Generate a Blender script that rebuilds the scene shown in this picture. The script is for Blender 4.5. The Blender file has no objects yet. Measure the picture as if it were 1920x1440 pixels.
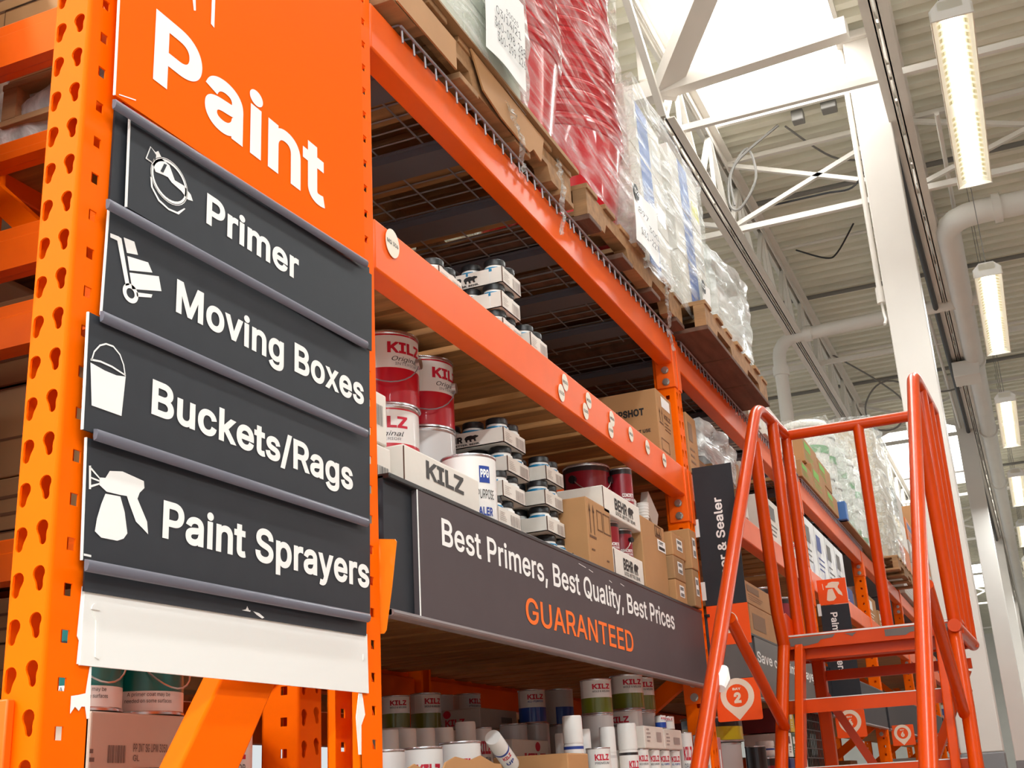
import bpy, bmesh, math, random
from math import pi, sin, cos, radians
from mathutils import Vector, Matrix
from mathutils.geometry import tessellate_polygon, delaunay_2d_cdt

S = bpy.context.scene
COL = S.collection
rnd = random.Random(7)

# ---------------------------------------------------------------- camera, world, exposure
cd = bpy.data.cameras.new('camera'); cam = bpy.data.objects.new('camera', cd); COL.objects.link(cam)
cd.sensor_width = 36; cd.lens = 42.5436; cd.clip_start = .05; cd.clip_end = 300
cam.matrix_world = Matrix(((0.917339, 0.174707, 0.357724, 0.9636), (0.394495, -0.27815, -0.875789, -0.9987),
    (-0.053506, 0.944516, -0.324079, 1.55), (0, 0, 0, 1)))
S.camera = cam
S.view_settings.view_transform = 'Standard'; S.view_settings.look = 'None'
S.view_settings.gamma = 1; S.view_settings.use_curve_mapping = False
S.view_settings.exposure = 0.6
w = bpy.data.worlds.new('World'); S.world = w; w.use_nodes = True
w.node_tree.nodes['Background'].inputs[0].default_value = (.95, 1, 1.02, 1)
w.node_tree.nodes['Background'].inputs[1].default_value = 0.5
S.cycles.max_bounces = 8; S.cycles.diffuse_bounces = 4; S.cycles.glossy_bounces = 3
S.cycles.transparent_max_bounces = 24; S.cycles.transmission_bounces = 4
S.cycles.caustics_reflective = False; S.cycles.caustics_refractive = False
S.cycles.sample_clamp_indirect = 6

# ---------------------------------------------------------------- materials
def lin(c):
    return tuple(((x/255+.055)/1.055)**2.4 if x/255 > .04045 else x/255/12.92 for x in c) + (1,)

MATS = {}
def mat(name, rgb, rough=.5, metal=0., var=.0, scale=8., bump=0., bscale=60., emit=0., spec=.5, stretch=None, coat=0., rgb2=None, thr=None):
    if name in MATS: return MATS[name]
    m = bpy.data.materials.new(name); m.use_nodes = True; MATS[name] = m
    nt = m.node_tree; b = nt.nodes['Principled BSDF']; N = nt.nodes.new; L = nt.links.new
    col = lin(rgb)
    b.inputs['Base Color'].default_value = col; b.inputs['Roughness'].default_value = rough
    b.inputs['Metallic'].default_value = metal; b.inputs['Specular IOR Level'].default_value = spec
    b.inputs['Coat Weight'].default_value = coat
    m.diffuse_color = col
    if emit:
        b.inputs['Emission Color'].default_value = col; b.inputs['Emission Strength'].default_value = emit
    if var or bump or rgb2:
        tc = N('ShaderNodeTexCoord'); mp = N('ShaderNodeMapping'); L(tc.outputs['Object'], mp.inputs[0])
        mp.inputs['Scale'].default_value = stretch or (1, 1, 1)
    if var or rgb2:
        n = N('ShaderNodeTexNoise'); n.inputs['Scale'].default_value = scale; n.inputs['Detail'].default_value = 5
        L(mp.outputs[0], n.inputs['Vector'])
        r = N('ShaderNodeValToRGB'); L(n.outputs['Fac'], r.inputs[0])
        a, c2 = thr or (.3, .7)
        r.color_ramp.elements[0].position = a; r.color_ramp.elements[1].position = c2
        if rgb2: c0, c1 = col, lin(rgb2)
        else:
            c0 = tuple(min(1, x*(1-var)) for x in col[:3])+(1,); c1 = tuple(min(1, x*(1+var)) for x in col[:3])+(1,)
        r.color_ramp.elements[0].color = c0; r.color_ramp.elements[1].color = c1
        L(r.outputs[0], b.inputs['Base Color'])
    if bump:
        n2 = N('ShaderNodeTexNoise'); n2.inputs['Scale'].default_value = bscale; n2.inputs['Detail'].default_value = 3
        L(mp.outputs[0], n2.inputs['Vector'])
        bp = N('ShaderNodeBump'); bp.inputs['Strength'].default_value = bump; bp.inputs['Distance'].default_value = .01
        L(n2.outputs['Fac'], bp.inputs['Height']); L(bp.outputs[0], b.inputs['Normal'])
    return m

ORANGE = mat('orange_powder_coat', (255, 104, 0), .5, spec=.05, var=.05, scale=5)
BEAMOR = mat('beam_orange_paint', (250, 100, 14), .38, spec=.35, var=.06, scale=7)
LADOR = mat('ladder_orange_paint', (204, 66, 0), .3, spec=.3, var=.06, scale=9, coat=.1)
SIGNOR = mat('sign_orange', (255, 102, 0), .6, spec=.03)
BAYOR = mat('bay_sign_orange', (246, 88, 28), .4, spec=.3)
CHAR = mat('charcoal_sign', (50, 53, 58), .48, spec=.2, var=.04, scale=30)
BANNER = mat('banner_charcoal', (86, 77, 79), .5, spec=.12, var=.03, scale=20)
BLACKP = mat('black_plastic', (26, 26, 28), .38)
WHITEP = mat('white_plastic', (240, 240, 236), .4)
PRINTW = mat('white_print', (247, 247, 244), .5)
PRINTK = mat('black_print', (30, 28, 28), .55)
PRINTG = mat('grey_print', (120, 118, 116), .6)
PRINTR = mat('red_print', (200, 22, 52), .5)
PRINTB = mat('blue_print', (36, 66, 150), .5)
PRINTO = mat('orange_print', (255, 116, 26), .5)
CARTW = mat('white_carton', (232, 226, 216), .65, var=.03, scale=14, bump=.05, bscale=40)
CARTG = mat('grey_carton', (196, 186, 176), .7, var=.04, scale=14)
KRAFT = mat('kraft_cardboard', (182, 135, 88), .7, var=.07, scale=6, bump=.06, bscale=30)
KRAFT2 = mat('dark_kraft_cardboard', (160, 122, 82), .7, var=.08, scale=6)
STEEL = mat('bright_steel', (205, 203, 198), .28, metal=.9)
ZINC = mat('zinc_wire', (150, 150, 156), .45, metal=.3)
DKZINC = mat('dark_channel_steel', (110, 112, 124), .5, metal=.2)
WOOD = mat('pallet_wood', (160, 120, 80), .75, var=.25, scale=6, stretch=(1, 6, 6), bump=.15, bscale=40)
WOODX = mat('shelf_board_wood', (176, 124, 72), .7, var=.3, scale=5, stretch=(1, 9, 9), bump=.1, bscale=30)
DKWOOD = mat('dark_brown_wood', (104, 74, 58), .75, var=.3, scale=5, stretch=(6, 1, 6), bump=.15, bscale=40)  # darker brown, used on pallet bottom boards
WALLW = mat('white_steel_paint', (232, 228, 220), .5, var=.02, scale=3)
COLW = mat('column_white_paint', (226, 220, 212), .45, var=.03, scale=2)
COLG = mat('column_grey_paint', (134, 134, 136), .5)
DECKM = mat('ceiling_deck_paint', (238, 235, 218), .6, var=.04, scale=1.5)
FLOORM = mat('polished_concrete', (170, 164, 156), .3, var=.1, scale=.8)
CABLEK = mat('black_cable', (40, 40, 42), .5)
CABLEG = mat('grey_cable', (128, 126, 122), .5)

def clear_mat(name, tint, rough, fac):
    m = bpy.data.materials.new(name); m.use_nodes = True; nt = m.node_tree; N = nt.nodes.new; L = nt.links.new
    nt.nodes.remove(nt.nodes['Principled BSDF']); out = nt.nodes['Material Output']
    t = N('ShaderNodeBsdfTransparent'); t.inputs[0].default_value = lin(tint)
    p = N('ShaderNodeBsdfPrincipled'); p.inputs['Base Color'].default_value = lin(tint); p.inputs['Roughness'].default_value = rough
    mx = N('ShaderNodeMixShader'); fr = N('ShaderNodeFresnel'); fr.inputs[0].default_value = 1.5
    ad = N('ShaderNodeMath'); ad.operation = 'ADD'; ad.inputs[1].default_value = fac; ad.use_clamp = True
    L(fr.outputs[0], ad.inputs[0]); L(ad.outputs[0], mx.inputs[0]); L(t.outputs[0], mx.inputs[1]); L(p.outputs[0], mx.inputs[2])
    L(mx.outputs[0], out.inputs[0]); MATS[name] = m; return m
CLEARP = clear_mat('clear_plastic_strip', (168, 168, 180), .12, .32)

def film_mat(name, tint, dens, scale=26., gain=.65):
    # stretch film: mostly see-through, milky where it bunches into streaks, glossy wrinkles
    m = bpy.data.materials.new(name); m.use_nodes = True; nt = m.node_tree; N = nt.nodes.new; L = nt.links.new
    nt.nodes.remove(nt.nodes['Principled BSDF']); out = nt.nodes['Material Output']
    tc = N('ShaderNodeTexCoord'); mp = N('ShaderNodeMapping'); L(tc.outputs['Object'], mp.inputs[0])
    mp.inputs['Rotation'].default_value = (radians(-24), 0, 0); mp.inputs['Scale'].default_value = (1, .14, 1)
    n = N('ShaderNodeTexNoise'); n.inputs['Scale'].default_value = scale; n.inputs['Detail'].default_value = 6; n.inputs['Distortion'].default_value = .6
    L(mp.outputs[0], n.inputs['Vector'])
    r = N('ShaderNodeMapRange'); r.inputs[1].default_value = .44; r.inputs[2].default_value = .78
    r.inputs[3].default_value = dens; r.inputs[4].default_value = min(1, dens+gain); L(n.outputs['Fac'], r.inputs[0])
    bp = N('ShaderNodeBump'); bp.inputs['Strength'].default_value = .9; bp.inputs['Distance'].default_value = .02
    L(n.outputs['Fac'], bp.inputs['Height'])
    t = N('ShaderNodeBsdfTransparent'); t.inputs[0].default_value = lin((250, 252, 250))
    p = N('ShaderNodeBsdfPrincipled'); p.inputs['Base Color'].default_value = lin(tint); p.inputs['Roughness'].default_value = .12
    L(bp.outputs[0], p.inputs['Normal'])
    mx = N('ShaderNodeMixShader'); L(r.outputs[0], mx.inputs[0]); L(t.outputs[0], mx.inputs[1]); L(p.outputs[0], mx.inputs[2])
    L(mx.outputs[0], out.inputs[0]); MATS[name] = m; return m
FILM = film_mat('stretch_film', (242, 243, 240), .17)
FILMR = film_mat('thin_stretch_film', (250, 244, 244), .03, 30, .5)
FILMH = film_mat('heavy_stretch_film', (240, 242, 240), .4, 18)

# ---------------------------------------------------------------- mesh building
class MB:
    def __init__(s): s.v = []; s.f = []; s.m = []
    def face(s, pts, mi=0):
        i = len(s.v); s.v += [tuple(p) for p in pts]; s.f.append(tuple(range(i, i+len(pts)))); s.m.append(mi)
    def raw(s, vs, fs, mi=0):
        i = len(s.v); s.v += [tuple(p) for p in vs]
        for f in fs: s.f.append(tuple(i+k for k in f)); s.m.append(mi)
    def box(s, x0, x1, y0, y1, z0, z1, mi=0, rz=0, piv=None, faces=None):
        p = [(x, y, z) for z in (z0, z1) for y in (y0, y1) for x in (x0, x1)]
        if rz:
            cx, cy = piv or ((x0+x1)/2, (y0+y1)/2); c, n = cos(rz), sin(rz)
            p = [(cx+(x-cx)*c-(y-cy)*n, cy+(x-cx)*n+(y-cy)*c, z) for x, y, z in p]
        s.raw(p, [(0, 2, 3, 1), (4, 5, 7, 6), (0, 1, 5, 4), (1, 3, 7, 5), (3, 2, 6, 7), (2, 0, 4, 6)], mi); return s
    def bar(s, a, b, wd, ht, mi=0, up=(0, 0, 1)):
        a, b = Vector(a), Vector(b); d = (b-a).normalized(); u = Vector(up)
        if abs(d.dot(u)) > .98: u = Vector((1, 0, 0))
        r = d.cross(u).normalized()*wd/2; u = r.cross(d).normalized()*ht/2
        p = [a-r-u, a+r-u, a+r+u, a-r+u, b-r-u, b+r-u, b+r+u, b-r+u]
        s.raw(p, [(0, 1, 2, 3), (7, 6, 5, 4), (0, 4, 5, 1), (1, 5, 6, 2), (2, 6, 7, 3), (3, 7, 4, 0)], mi); return s
    def tube(s, pts, r, n=10, mi=0, closed=False):
        pts = [Vector(p) for p in pts]; k = len(pts); rings = []; prev = None
        for i, p in enumerate(pts):
            if closed: t = pts[(i+1) % k]-pts[i-1]
            else: t = pts[min(i+1, k-1)]-pts[max(i-1, 0)]
            t.normalize()
            if prev is None:
                a = Vector((0, 0, 1)) if abs(t.z) < .9 else Vector((1, 0, 0)); nrm = t.cross(a).normalized()
            else: nrm = (prev-t*prev.dot(t)).normalized()
            prev = nrm; bn = t.cross(nrm)
            rr = r[i] if isinstance(r, (list, tuple)) else r
            rings.append([p+nrm*cos(2*pi*j/n)*rr+bn*sin(2*pi*j/n)*rr for j in range(n)])
        vs = [v for q in rings for v in q]; fs = []
        for i in range(k if closed else k-1):
            for j in range(n):
                a, b = i*n, ((i+1) % k)*n
                fs.append((a+j, b+j, b+(j+1) % n, a+(j+1) % n))
        if not closed: fs += [tuple(range(n)), tuple(reversed(range((k-1)*n, k*n)))]
        s.raw(vs, fs, mi); return s
    def cyl(s, a, b, r, n=16, mi=0, r1=None): return s.tube([a, b], [r, r if r1 is None else r1], n, mi)
    def lathe(s, prof, c=(0, 0, 0), n=32, mi=0, th0=0., mf=None):
        vs = []; fs = []; ms = []
        for r, z in prof:
            for j in range(n):
                a = th0+2*pi*j/n; vs.append((c[0]+r*cos(a), c[1]+r*sin(a), c[2]+z))
        for i in range(len(prof)-1):
            for j in range(n):
                fs.append((i*n+j, i*n+(j+1) % n, (i+1)*n+(j+1) % n, (i+1)*n+j))
                ms.append(mf(i, j) if mf else mi)
        k = len(s.v); s.v += vs; s.f += [tuple(k+x for x in f) for f in fs]; s.m += ms
        return s
    def poly(s, pts2, O, U, V, mi=0, depth=0., holes=()):
        # planar polygon (with holes) given in 2-D, placed at O + x*U + y*V; optional thickness along U x V
        O, U, V = Vector(O), Vector(U), Vector(V); W = U.cross(V).normalized()
        loops = [list(pts2)]+[list(h) for h in holes]
        flat = [p for l in loops for p in l]
        tri = tessellate_polygon([[Vector((p[0], p[1], 0)) for p in l] for l in loops])
        P = [O+U*x+V*y for x, y in flat]
        s.raw(P, [fix(flat, t) for t in tri], mi)
        if depth:
            B = [p-W*depth for p in P]; s.raw(B, [tuple(reversed(fix(flat, t))) for t in tri], mi); k = 0
            for l in loops:
                m = len(l)
                for i in range(m):
                    a, b = k+i, k+(i+1) % m; s.face([P[a], B[a], B[b], P[b]], mi)
                k += m
        return s
    def build(s, name, mats, parent=None, smooth=35, bevel=0., recalc=True):
        me = bpy.data.meshes.new(name)
        o = bpy.data.objects.new(name, me); COL.objects.link(o)
        off = Vector((0, 0, 0)); q = parent
        while q is not None: off += q.location; q = q.parent
        me.from_pydata([tuple(Vector(v)-off) for v in s.v], [], s.f)
        if not isinstance(mats, (list, tuple)): mats = [mats]
        for m in mats: me.materials.append(m)
        if len(mats) > 1: me.polygons.foreach_set('material_index', s.m)
        if recalc or bevel:
            b = bmesh.new(); b.from_mesh(me)
            bmesh.ops.remove_doubles(b, verts=b.verts, dist=1e-5)
            if recalc: bmesh.ops.recalc_face_normals(b, faces=b.faces)
            b.to_mesh(me); b.free()
        if smooth: me.shade_smooth(); me.set_sharp_from_angle(angle=radians(smooth))
        if bevel:
            md = o.modifiers.new('bevel', 'BEVEL'); md.width = bevel; md.segments = 2; md.limit_method = 'ANGLE'; md.angle_limit = radians(50)
        if parent is not None: o.parent = parent
        return o
def fix(flat, t):
    a, b, c = [flat[i] for i in t]
    return tuple(t) if (b[0]-a[0])*(c[1]-a[1])-(b[1]-a[1])*(c[0]-a[0]) > 0 else tuple(reversed(t))

def tag(o, label, cat, group=None, kind=None):
    o['label'] = label; o['category'] = cat
    if group: o['group'] = group
    if kind: o['kind'] = kind
    return o
def thing(name, label, cat, loc=(0, 0, 0), group=None, rz=0.):
    o = bpy.data.objects.new(name, None); COL.objects.link(o); o.empty_display_size = .05
    o.location = loc; o.rotation_euler = (0, 0, rz)
    return tag(o, label, cat, group)
def struct(o): o['kind'] = 'structure'; return o
def dup(o, loc=None, rz=None, label=None, group=None, parent=None):
    c = o.copy(); COL.objects.link(c)
    if parent is not None: c.parent = parent
    if loc is not None: c.location = loc
    if rz is not None: c.rotation_euler = (0, 0, rz)
    if label: c['label'] = label
    if group: c['group'] = group
    for ch in list(o.children): dup(ch, parent=c)
    return c

# lettering: outlines of the built-in font turned into plain polygons
_gc = {}
try: FONT = bpy.data.fonts.load(bpy.utils.system_resource('DATAFILES', path='fonts')+'/Inter.woff2')
except Exception: FONT = None
def glyphs(t, bold):
    # outline curves -> contours, thickened by offsetting, filled contour by contour with their own counters
    k = (t, bold)
    if k in _gc: return _gc[k]
    cu = bpy.data.curves.new('t', 'FONT'); cu.body = t; cu.size = 1; cu.space_character = 1 + bold*1.2
    if FONT: cu.font = FONT
    o = bpy.data.objects.new('t', cu); COL.objects.link(o); bpy.context.view_layer.update()
    dg = bpy.context.evaluated_depsgraph_get(); cc = o.evaluated_get(dg).to_curve(dg)
    loops = []
    for sp in cc.splines:
        P = []; q = sp.bezier_points; n = len(q)
        for i in range(n):
            p0, p1, p2, p3 = q[i].co, q[i].handle_right, q[(i+1) % n].handle_left, q[(i+1) % n].co
            d = (p3-p0).length; st = 1 if ((p1-p0).cross(p3-p0).length+(p2-p0).cross(p3-p0).length) < 1e-4*max(d, 1e-6) else 6
            for j in range(st):
                u = j/st; v = p0*(1-u)**3+p1*3*u*(1-u)**2+p2*3*u*u*(1-u)+p3*u**3
                if not P or (abs(v.x-P[-1][0])+abs(v.y-P[-1][1])) > 1e-5: P.append((v.x, v.y))
        if len(P) > 2: loops.append(P)
    o.to_curve_clear(); bpy.data.objects.remove(o); bpy.data.curves.remove(cu)
    ar = lambda L: sum(L[i-1][0]*L[i][1]-L[i][0]*L[i-1][1] for i in range(len(L)))/2
    big = max(loops, key=lambda L: abs(ar(L))); sg = 1 if ar(big) > 0 else -1
    def grow(L):
        out = []; n = len(L)
        for i in range(n):
            a, b_, c = L[i-1], L[i], L[(i+1) % n]
            n1 = Vector((b_[1]-a[1], a[0]-b_[0])).normalized()*sg; n2 = Vector((c[1]-b_[1], b_[0]-c[0])).normalized()*sg
            m = n1+n2; m = n1 if m.length < .3 else m/m.length*min(1/max(.35, (m.length/2)), 1.6)
            out.append((b_[0]+m.x*bold, b_[1]+m.y*bold))
        return out
    def wind(p):
        w_ = 0
        for L in G:
            for i in range(len(L)):
                (x1, y1), (x2, y2) = L[i-1], L[i]
                if (y1 <= p[1]) != (y2 <= p[1]):
                    c = (x2-x1)*(p[1]-y1)-(p[0]-x1)*(y2-y1)
                    if y1 <= p[1] and c > 0: w_ += 1
                    elif y2 <= p[1] and c < 0: w_ -= 1
        return w_
    G = [grow(L) if bold else L for L in loops]; pv, pe = [], []
    for L in G:
        i0 = len(pv); pv += [Vector(p) for p in L]; pe += [(i0+i, i0+(i+1) % len(L)) for i in range(len(L))]
    ov, oe, of = delaunay_2d_cdt(pv, pe, [], 0, 1e-6)[:3]
    vs = [(v.x, v.y) for v in ov]
    fs = [tuple(f) for f in of if wind((sum(vs[i][0] for i in f)/len(f), sum(vs[i][1] for i in f)/len(f))) != 0]
    if t == 'Original': vs = [(x+.3*y, y) for x, y in vs]
    _gc[k] = (vs, fs)
    return _gc[k]
CAP = None
def text(mb, t, O, U, V, h, wd=None, mi=0, bold=.022, align='l'):
    # capital height h, whole width wd (fitted when given), O = baseline start (or centre)
    global CAP
    if CAP is None:
        g = glyphs('H', 0)[0]; CAP = max(y for x, y in g)-min(y for x, y in g)
    vs, fs = glyphs(t, bold); x0 = min(x for x, y in vs); x1 = max(x for x, y in vs)
    sy = h/(CAP+2*bold); sx = wd/(x1-x0) if wd else sy
    sh = {'l': 0, 'c': -.5, 'r': -1}[align]*(x1-x0)*sx
    O, U, V = Vector(O), Vector(U), Vector(V)
    mb.raw([O+U*((x-x0)*sx+sh)+V*((y+bold)*sy) for x, y in vs], [fix(vs, f[:3]) if len(f) == 3 else f for f in fs], mi)
def text_cyl(mb, t, c, r, th, z, h, wd, mi=0, bold=.022, slices=10):
    # text wrapped on an upright cylinder, centred on angle th
    vs, fs = glyphs(t, bold); x0 = min(x for x, y in vs); x1 = max(x for x, y in vs)
    g = glyphs('H', 0)[0]; cap = max(y for x, y in g)-min(y for x, y in g)
    b = bmesh.new(); bv = [b.verts.new((x, y, 0)) for x, y in vs]
    for f in fs:
        try: b.faces.new([bv[i] for i in f])
        except ValueError: pass
    for i in range(1, slices):
        bmesh.ops.bisect_plane(b, geom=b.verts[:]+b.edges[:]+b.faces[:], plane_co=(x0+(x1-x0)*i/slices, 0, 0), plane_no=(1, 0, 0))
    b.verts.index_update(); sy = h/(cap+2*bold); sx = wd/(x1-x0); xm = (x0+x1)/2
    P = [(c[0]+r*cos(th+(v.co.x-xm)*sx/r), c[1]+r*sin(th+(v.co.x-xm)*sx/r), c[2]+z+(v.co.y+bold)*sy) for v in b.verts]
    mb.raw(P, [tuple(v.index for v in f.verts) for f in b.faces], mi); b.free()
def barcode(mb, O, U, V, wd, h, mi=0, n=22, seed=1):
    r = random.Random(seed); x = 0; O, U, V = Vector(O), Vector(U), Vector(V)
    ws = [r.choice((1, 1, 2, 3)) for _ in range(2*n)]; k = wd/sum(ws)
    for i, a in enumerate(ws):
        if i % 2 == 0: mb.face([O+U*x*k, O+U*(x+a)*k, O+U*(x+a)*k+V*h, O+U*x*k+V*h], mi)
        x += a
def lines(mb, O, U, V, wd, n, pitch, th, mi=0, seed=1):
    r = random.Random(seed); O, U, V = Vector(O), Vector(U), Vector(V)
    for i in range(n):
        k = wd*r.uniform(.6, 1); o = O-V*pitch*i
        mb.face([o, o+U*k, o+U*k+V*th, o+V*th], mi)
def arc(cx, cy, r, a0, a1, n=16): return [(cx+r*cos(a0+(a1-a0)*i/n), cy+r*sin(a0+(a1-a0)*i/n)) for i in range(n+1)]
X, Y, Z = Vector((1, 0, 0)), Vector((0, 1, 0)), Vector((0, 0, 1))
def rrect(x0, x1, y0, y1, r, n=4):
    return arc(x1-r, y0+r, r, -pi/2, 0, n)+arc(x1-r, y1-r, r, 0, pi/2, n)+arc(x0+r, y1-r, r, pi/2, pi, n)+arc(x0+r, y0+r, r, pi, 1.5*pi, n)

# ---------------------------------------------------------------- building shell
m = MB(); m.face([(-14, -14, 0), (24, -14, 0), (24, 64, 0), (-14, 64, 0)]); struct(m.build('floor', FLOORM))
m = MB(); m.box(-14, 24, 63.8, 64, 0, 8.6); struct(m.build('wall_back', WALLW))

SKY = [(sx, sy) for sy in (-9.2, 4.5, 23.0, 41.0) for sx in (-1.12, 7.4, -9.6)]  # side columns and the row behind the camera are unseen, added for lighting
SW, SL = 1.42, 5.45
def deck_strip(mb, x0, x1, y0, y1):
    k = round((y1-y0)/.24); p = (y1-y0)/k; prof = []
    for i in range(k):
        y = y0+i*p; prof += [(y, 8.0), (y+p*.4, 8.0), (y+p*.5, 8.085), (y+p*.9, 8.085)]
    prof.append((y1, 8.0)); n = len(prof)
    mb.raw([(x, a, z) for x in (x0, x1) for a, z in prof], [(i, n+i, n+i+1, i+1) for i in range(n-1)])
m = MB(); ys = sorted({-12, 64} | {s[1] for s in SKY} | {s[1]+SL for s in SKY}); xs = sorted({-14, 24} | {s[0] for s in SKY} | {s[0]+SW for s in SKY})
for a, b in zip(ys, ys[1:]):
    hole = any(s[1] == a for s in SKY)
    if not hole: deck_strip(m, -14, 24, a, b); continue
    for c, d in zip(xs, xs[1:]):
        if not any(s[0] == c for s in SKY): deck_strip(m, c, d, a, b)
struct(m.build('ceiling', DECKM, smooth=0, recalc=False))
SKYM = mat('skylight_diffuser', (255, 254, 252), emit=6)
for i, (sx, sy) in enumerate(SKY):
    m = MB()
    for a in ((sx-.04, sx, sy-.04, sy+SL+.04), (sx+SW, sx+SW+.04, sy-.04, sy+SL+.04), (sx, sx+SW, sy-.04, sy), (sx, sx+SW, sy+SL, sy+SL+.04)): m.box(*a, 7.94, 8.5)
    o = struct(m.build('window_%d' % (i+1), WALLW, smooth=0))
    g = MB(); g.box(sx, sx+SW, sy, sy+SL, 8.42, 8.45); g.build('pane', SKYM, o, smooth=0)
    if sx == -1.12 and sy == 4.5:
        g = MB(); g.bar((sx, sy+2.7, 8.38), (sx+SW, sy+2.7, 8.38), .06, .05); g.build('glazing_bar', WALLW, o, smooth=0)

# roof joists along the aisle, with webs, and bridging across
def joist(mb, x, y0, y1, zb, zt, end=True, pitch=1.25):
    for d in (-.055, .055):
        mb.box(x+d-.045, x+d+.045, y0, y1, zb, zb+.012); mb.box(x+d*.45-.006, x+d*.45+.006, y0, y1, zb, zb+.09)
        mb.box(x+d-.045, x+d+.045, y0-1, y1, zt, zt+.012); mb.box(x+d*.45-.006, x+d*.45+.006, y0-1, y1, zt-.09, zt)
    k = int((y1-y0)/pitch)
    for i in range(k):
        a = y0+i*pitch
        mb.bar((x, a+.05, zb+.05), (x, a+pitch/2, zt-.05), .05, .05); mb.bar((x, a+pitch/2, zt-.05), (x, a+pitch-.05, zb+.05), .05, .05)
        mb.bar((x, a+pitch/2, zb+.05), (x, a+pitch/2, zt-.05), .035, .035)
    if end: mb.bar((x, y0, zb+.05), (x, y0-1, zt-.05), .06, .06)
for nm, x, y0 in (('trim_1', -1.17, 8.0), ('trim_2', .70, 2.5), ('trim_3', 3.0, 2.0), ('trim_4', -3.2, 8.0), ('trim_5', 5.2, 2.0)):
    m = MB(); joist(m, x, y0, 62, 7.0, 7.86); struct(m.build(nm, WALLW, smooth=0))
m = MB()
for y in (8.33, 10.6, 15.4, 20.4, 25.5, 31, 37, 44, 52):
    m.bar((-3.2, y, 7.06), (5.2, y, 7.06), .05, .06)
    if y in (10.6, 20.4, 31, 44):
        m.bar((-3.2, y, 7.86), (5.2, y, 7.86), .05, .05)
        for a, b in ((-1.17, .7), (-3.2, -1.17), (.7, 3.0), (3.0, 5.2)):
            m.bar((a, y, 7.1), (b, y, 7.84), .045, .045); m.bar((a, y, 7.84), (b, y, 7.1), .045, .045)
struct(m.build('trim_6', WALLW, smooth=0))
m = MB()                                                            # header strut under the skylight and its knee brace
m.bar((-1.3, 8.0, 7.3), (.45, 7.85, 7.3), .13, .16); m.bar((-1.16, 8.05, 7.28), (-.1, 6.75, 7.9), .2, .16)
m.bar((-1.3, 8.0, 7.42), (-1.3, 8.0, 7.98), .08, .08); m.bar((-2.4, 8.0, 7.3), (-1.3, 8.0, 7.3), .13, .16)
struct(m.build('trim_7', COLW, smooth=0))

# columns
def column(nm, x, y, w_, split):
    m = MB(); m.box(x, x+w_, y, y+w_, split, 7.98, 0); m.box(x-.004, x+w_+.004, y-.004, y+w_+.004, .02, split, 1)
    m.box(x-.1, x+w_+.1, y-.1, y+w_+.1, 0, .02, 1); m.box(x-.06, x+w_+.06, y-.06, y+w_+.06, 7.9, 7.98, 0)
    return struct(m.build(nm, [COLW, COLG], smooth=0, bevel=.012))
column('column', .322, 9.0, .30, 1.69); column('column', .40, 20.0, .27, 1.69); column('column', .44, 31.0, .27, 1.69); column('column', .44, 43.0, .27, 1.69)
t = thing('conduit', 'white conduit running down the side of the nearest white column', 'conduit', (.284, 9.1, 5.38))
m = MB(); m.cyl((.284, 9.1, 5.45), (.284, 9.1, 7.95), .024); m.build('pipe', COLW, t)
m = MB(); m.cyl((.284, 9.1, 5.38), (.284, 9.1, 5.52), .036); m.tube([(.284, 9.1, 5.38), (.289, 9.09, 5.28), (.3, 9.03, 5.2), (.289, 8.97, 5.14)], .012, 8); m.build('end_fitting', COLW, t)

# pipes and conduits hung under the roof
def pipe(label, pts, r, mat_=WALLW, bands=(), cat='pipe', nm='roof_pipe'):
    t = thing(nm, label, cat, pts[0]); m = MB(); m.tube(pts, r, 20); m.build('pipe', mat_, t)
    for a, b in bands:
        m = MB(); m.cyl(a, b, r*1.22, 20); m.build('coupling', mat_, t)
    return t
ep = [(2.9, 11.3, 7.0), (1.25, 11.3, 7.0)]+[(.9+.33-.33*sin(a), 11.3+.33-.33*cos(a), 7.0) for a in (0, .4, .8, 1.2, pi/2)]+[(.9, 60, 7.0)]
pipe('thick white pipe that turns a corner beside the right-hand roof joist', [(9, 11.3, 7.0)]+ep[1:], .125, bands=[((1.36, 11.3, 7), (1.44, 11.3, 7)), ((.9, 16.2, 7), (.9, 16.3, 7)), ((.9, 20.2, 7), (.9, 20.3, 7)), ((.9, 24.5, 7), (.9, 24.6, 7))])
pipe('white drain pipe coming across the roof and dropping down behind the rack', [(1.2, 13.8, 7.0), (-1.15, 13.95, 7.0)]+[(-1.15-.25*sin(a), 13.95, 6.75+.25*cos(a)) for a in (.4, .8, 1.2, pi/2)]+[(-1.4, 13.95, .1)], .085, bands=[((-1.05, 13.94, 7), (-.95, 13.94, 7)), ((-1.4, 13.95, 6.5), (-1.4, 13.95, 6.62))])
pipe('black conduit running along the roof joist right of the white column', [(.585, 9.45, 6.96), (.585, 60, 6.96)], .032, CABLEK, nm='roof_conduit', cat='conduit')
for i, (x, z, l) in enumerate(((.47, 7.05, 'first'), (1.0, 7.3, 'second'))):
    pipe('thin white conduit %s from the white column along the roof' % l, [(x, 9.6, z), (x, 60, z)], .022, nm='roof_conduit', cat='conduit')
for i, y in enumerate((11.8, 13.2, 15.0, 17.6, 19.3, 22.5, 27.0)):
    pipe('grey cross conduit under the roof deck, %s from the skylight' % ('first', 'second', 'third', 'fourth', 'fifth', 'sixth', 'seventh')[i], [(-9, y, 7.9), (12, y, 7.9)], .02 if i % 2 else .03, CABLEG if i % 2 == 0 else WALLW, nm='roof_conduit', cat='conduit')
t = tag(MB().box(.6, .95, 16.0, 16.5, 6.72, 6.94).build('junction_box', WALLW, bevel=.01), 'flat white box strapped under the joist between the hanging lights', 'junction box')
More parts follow.
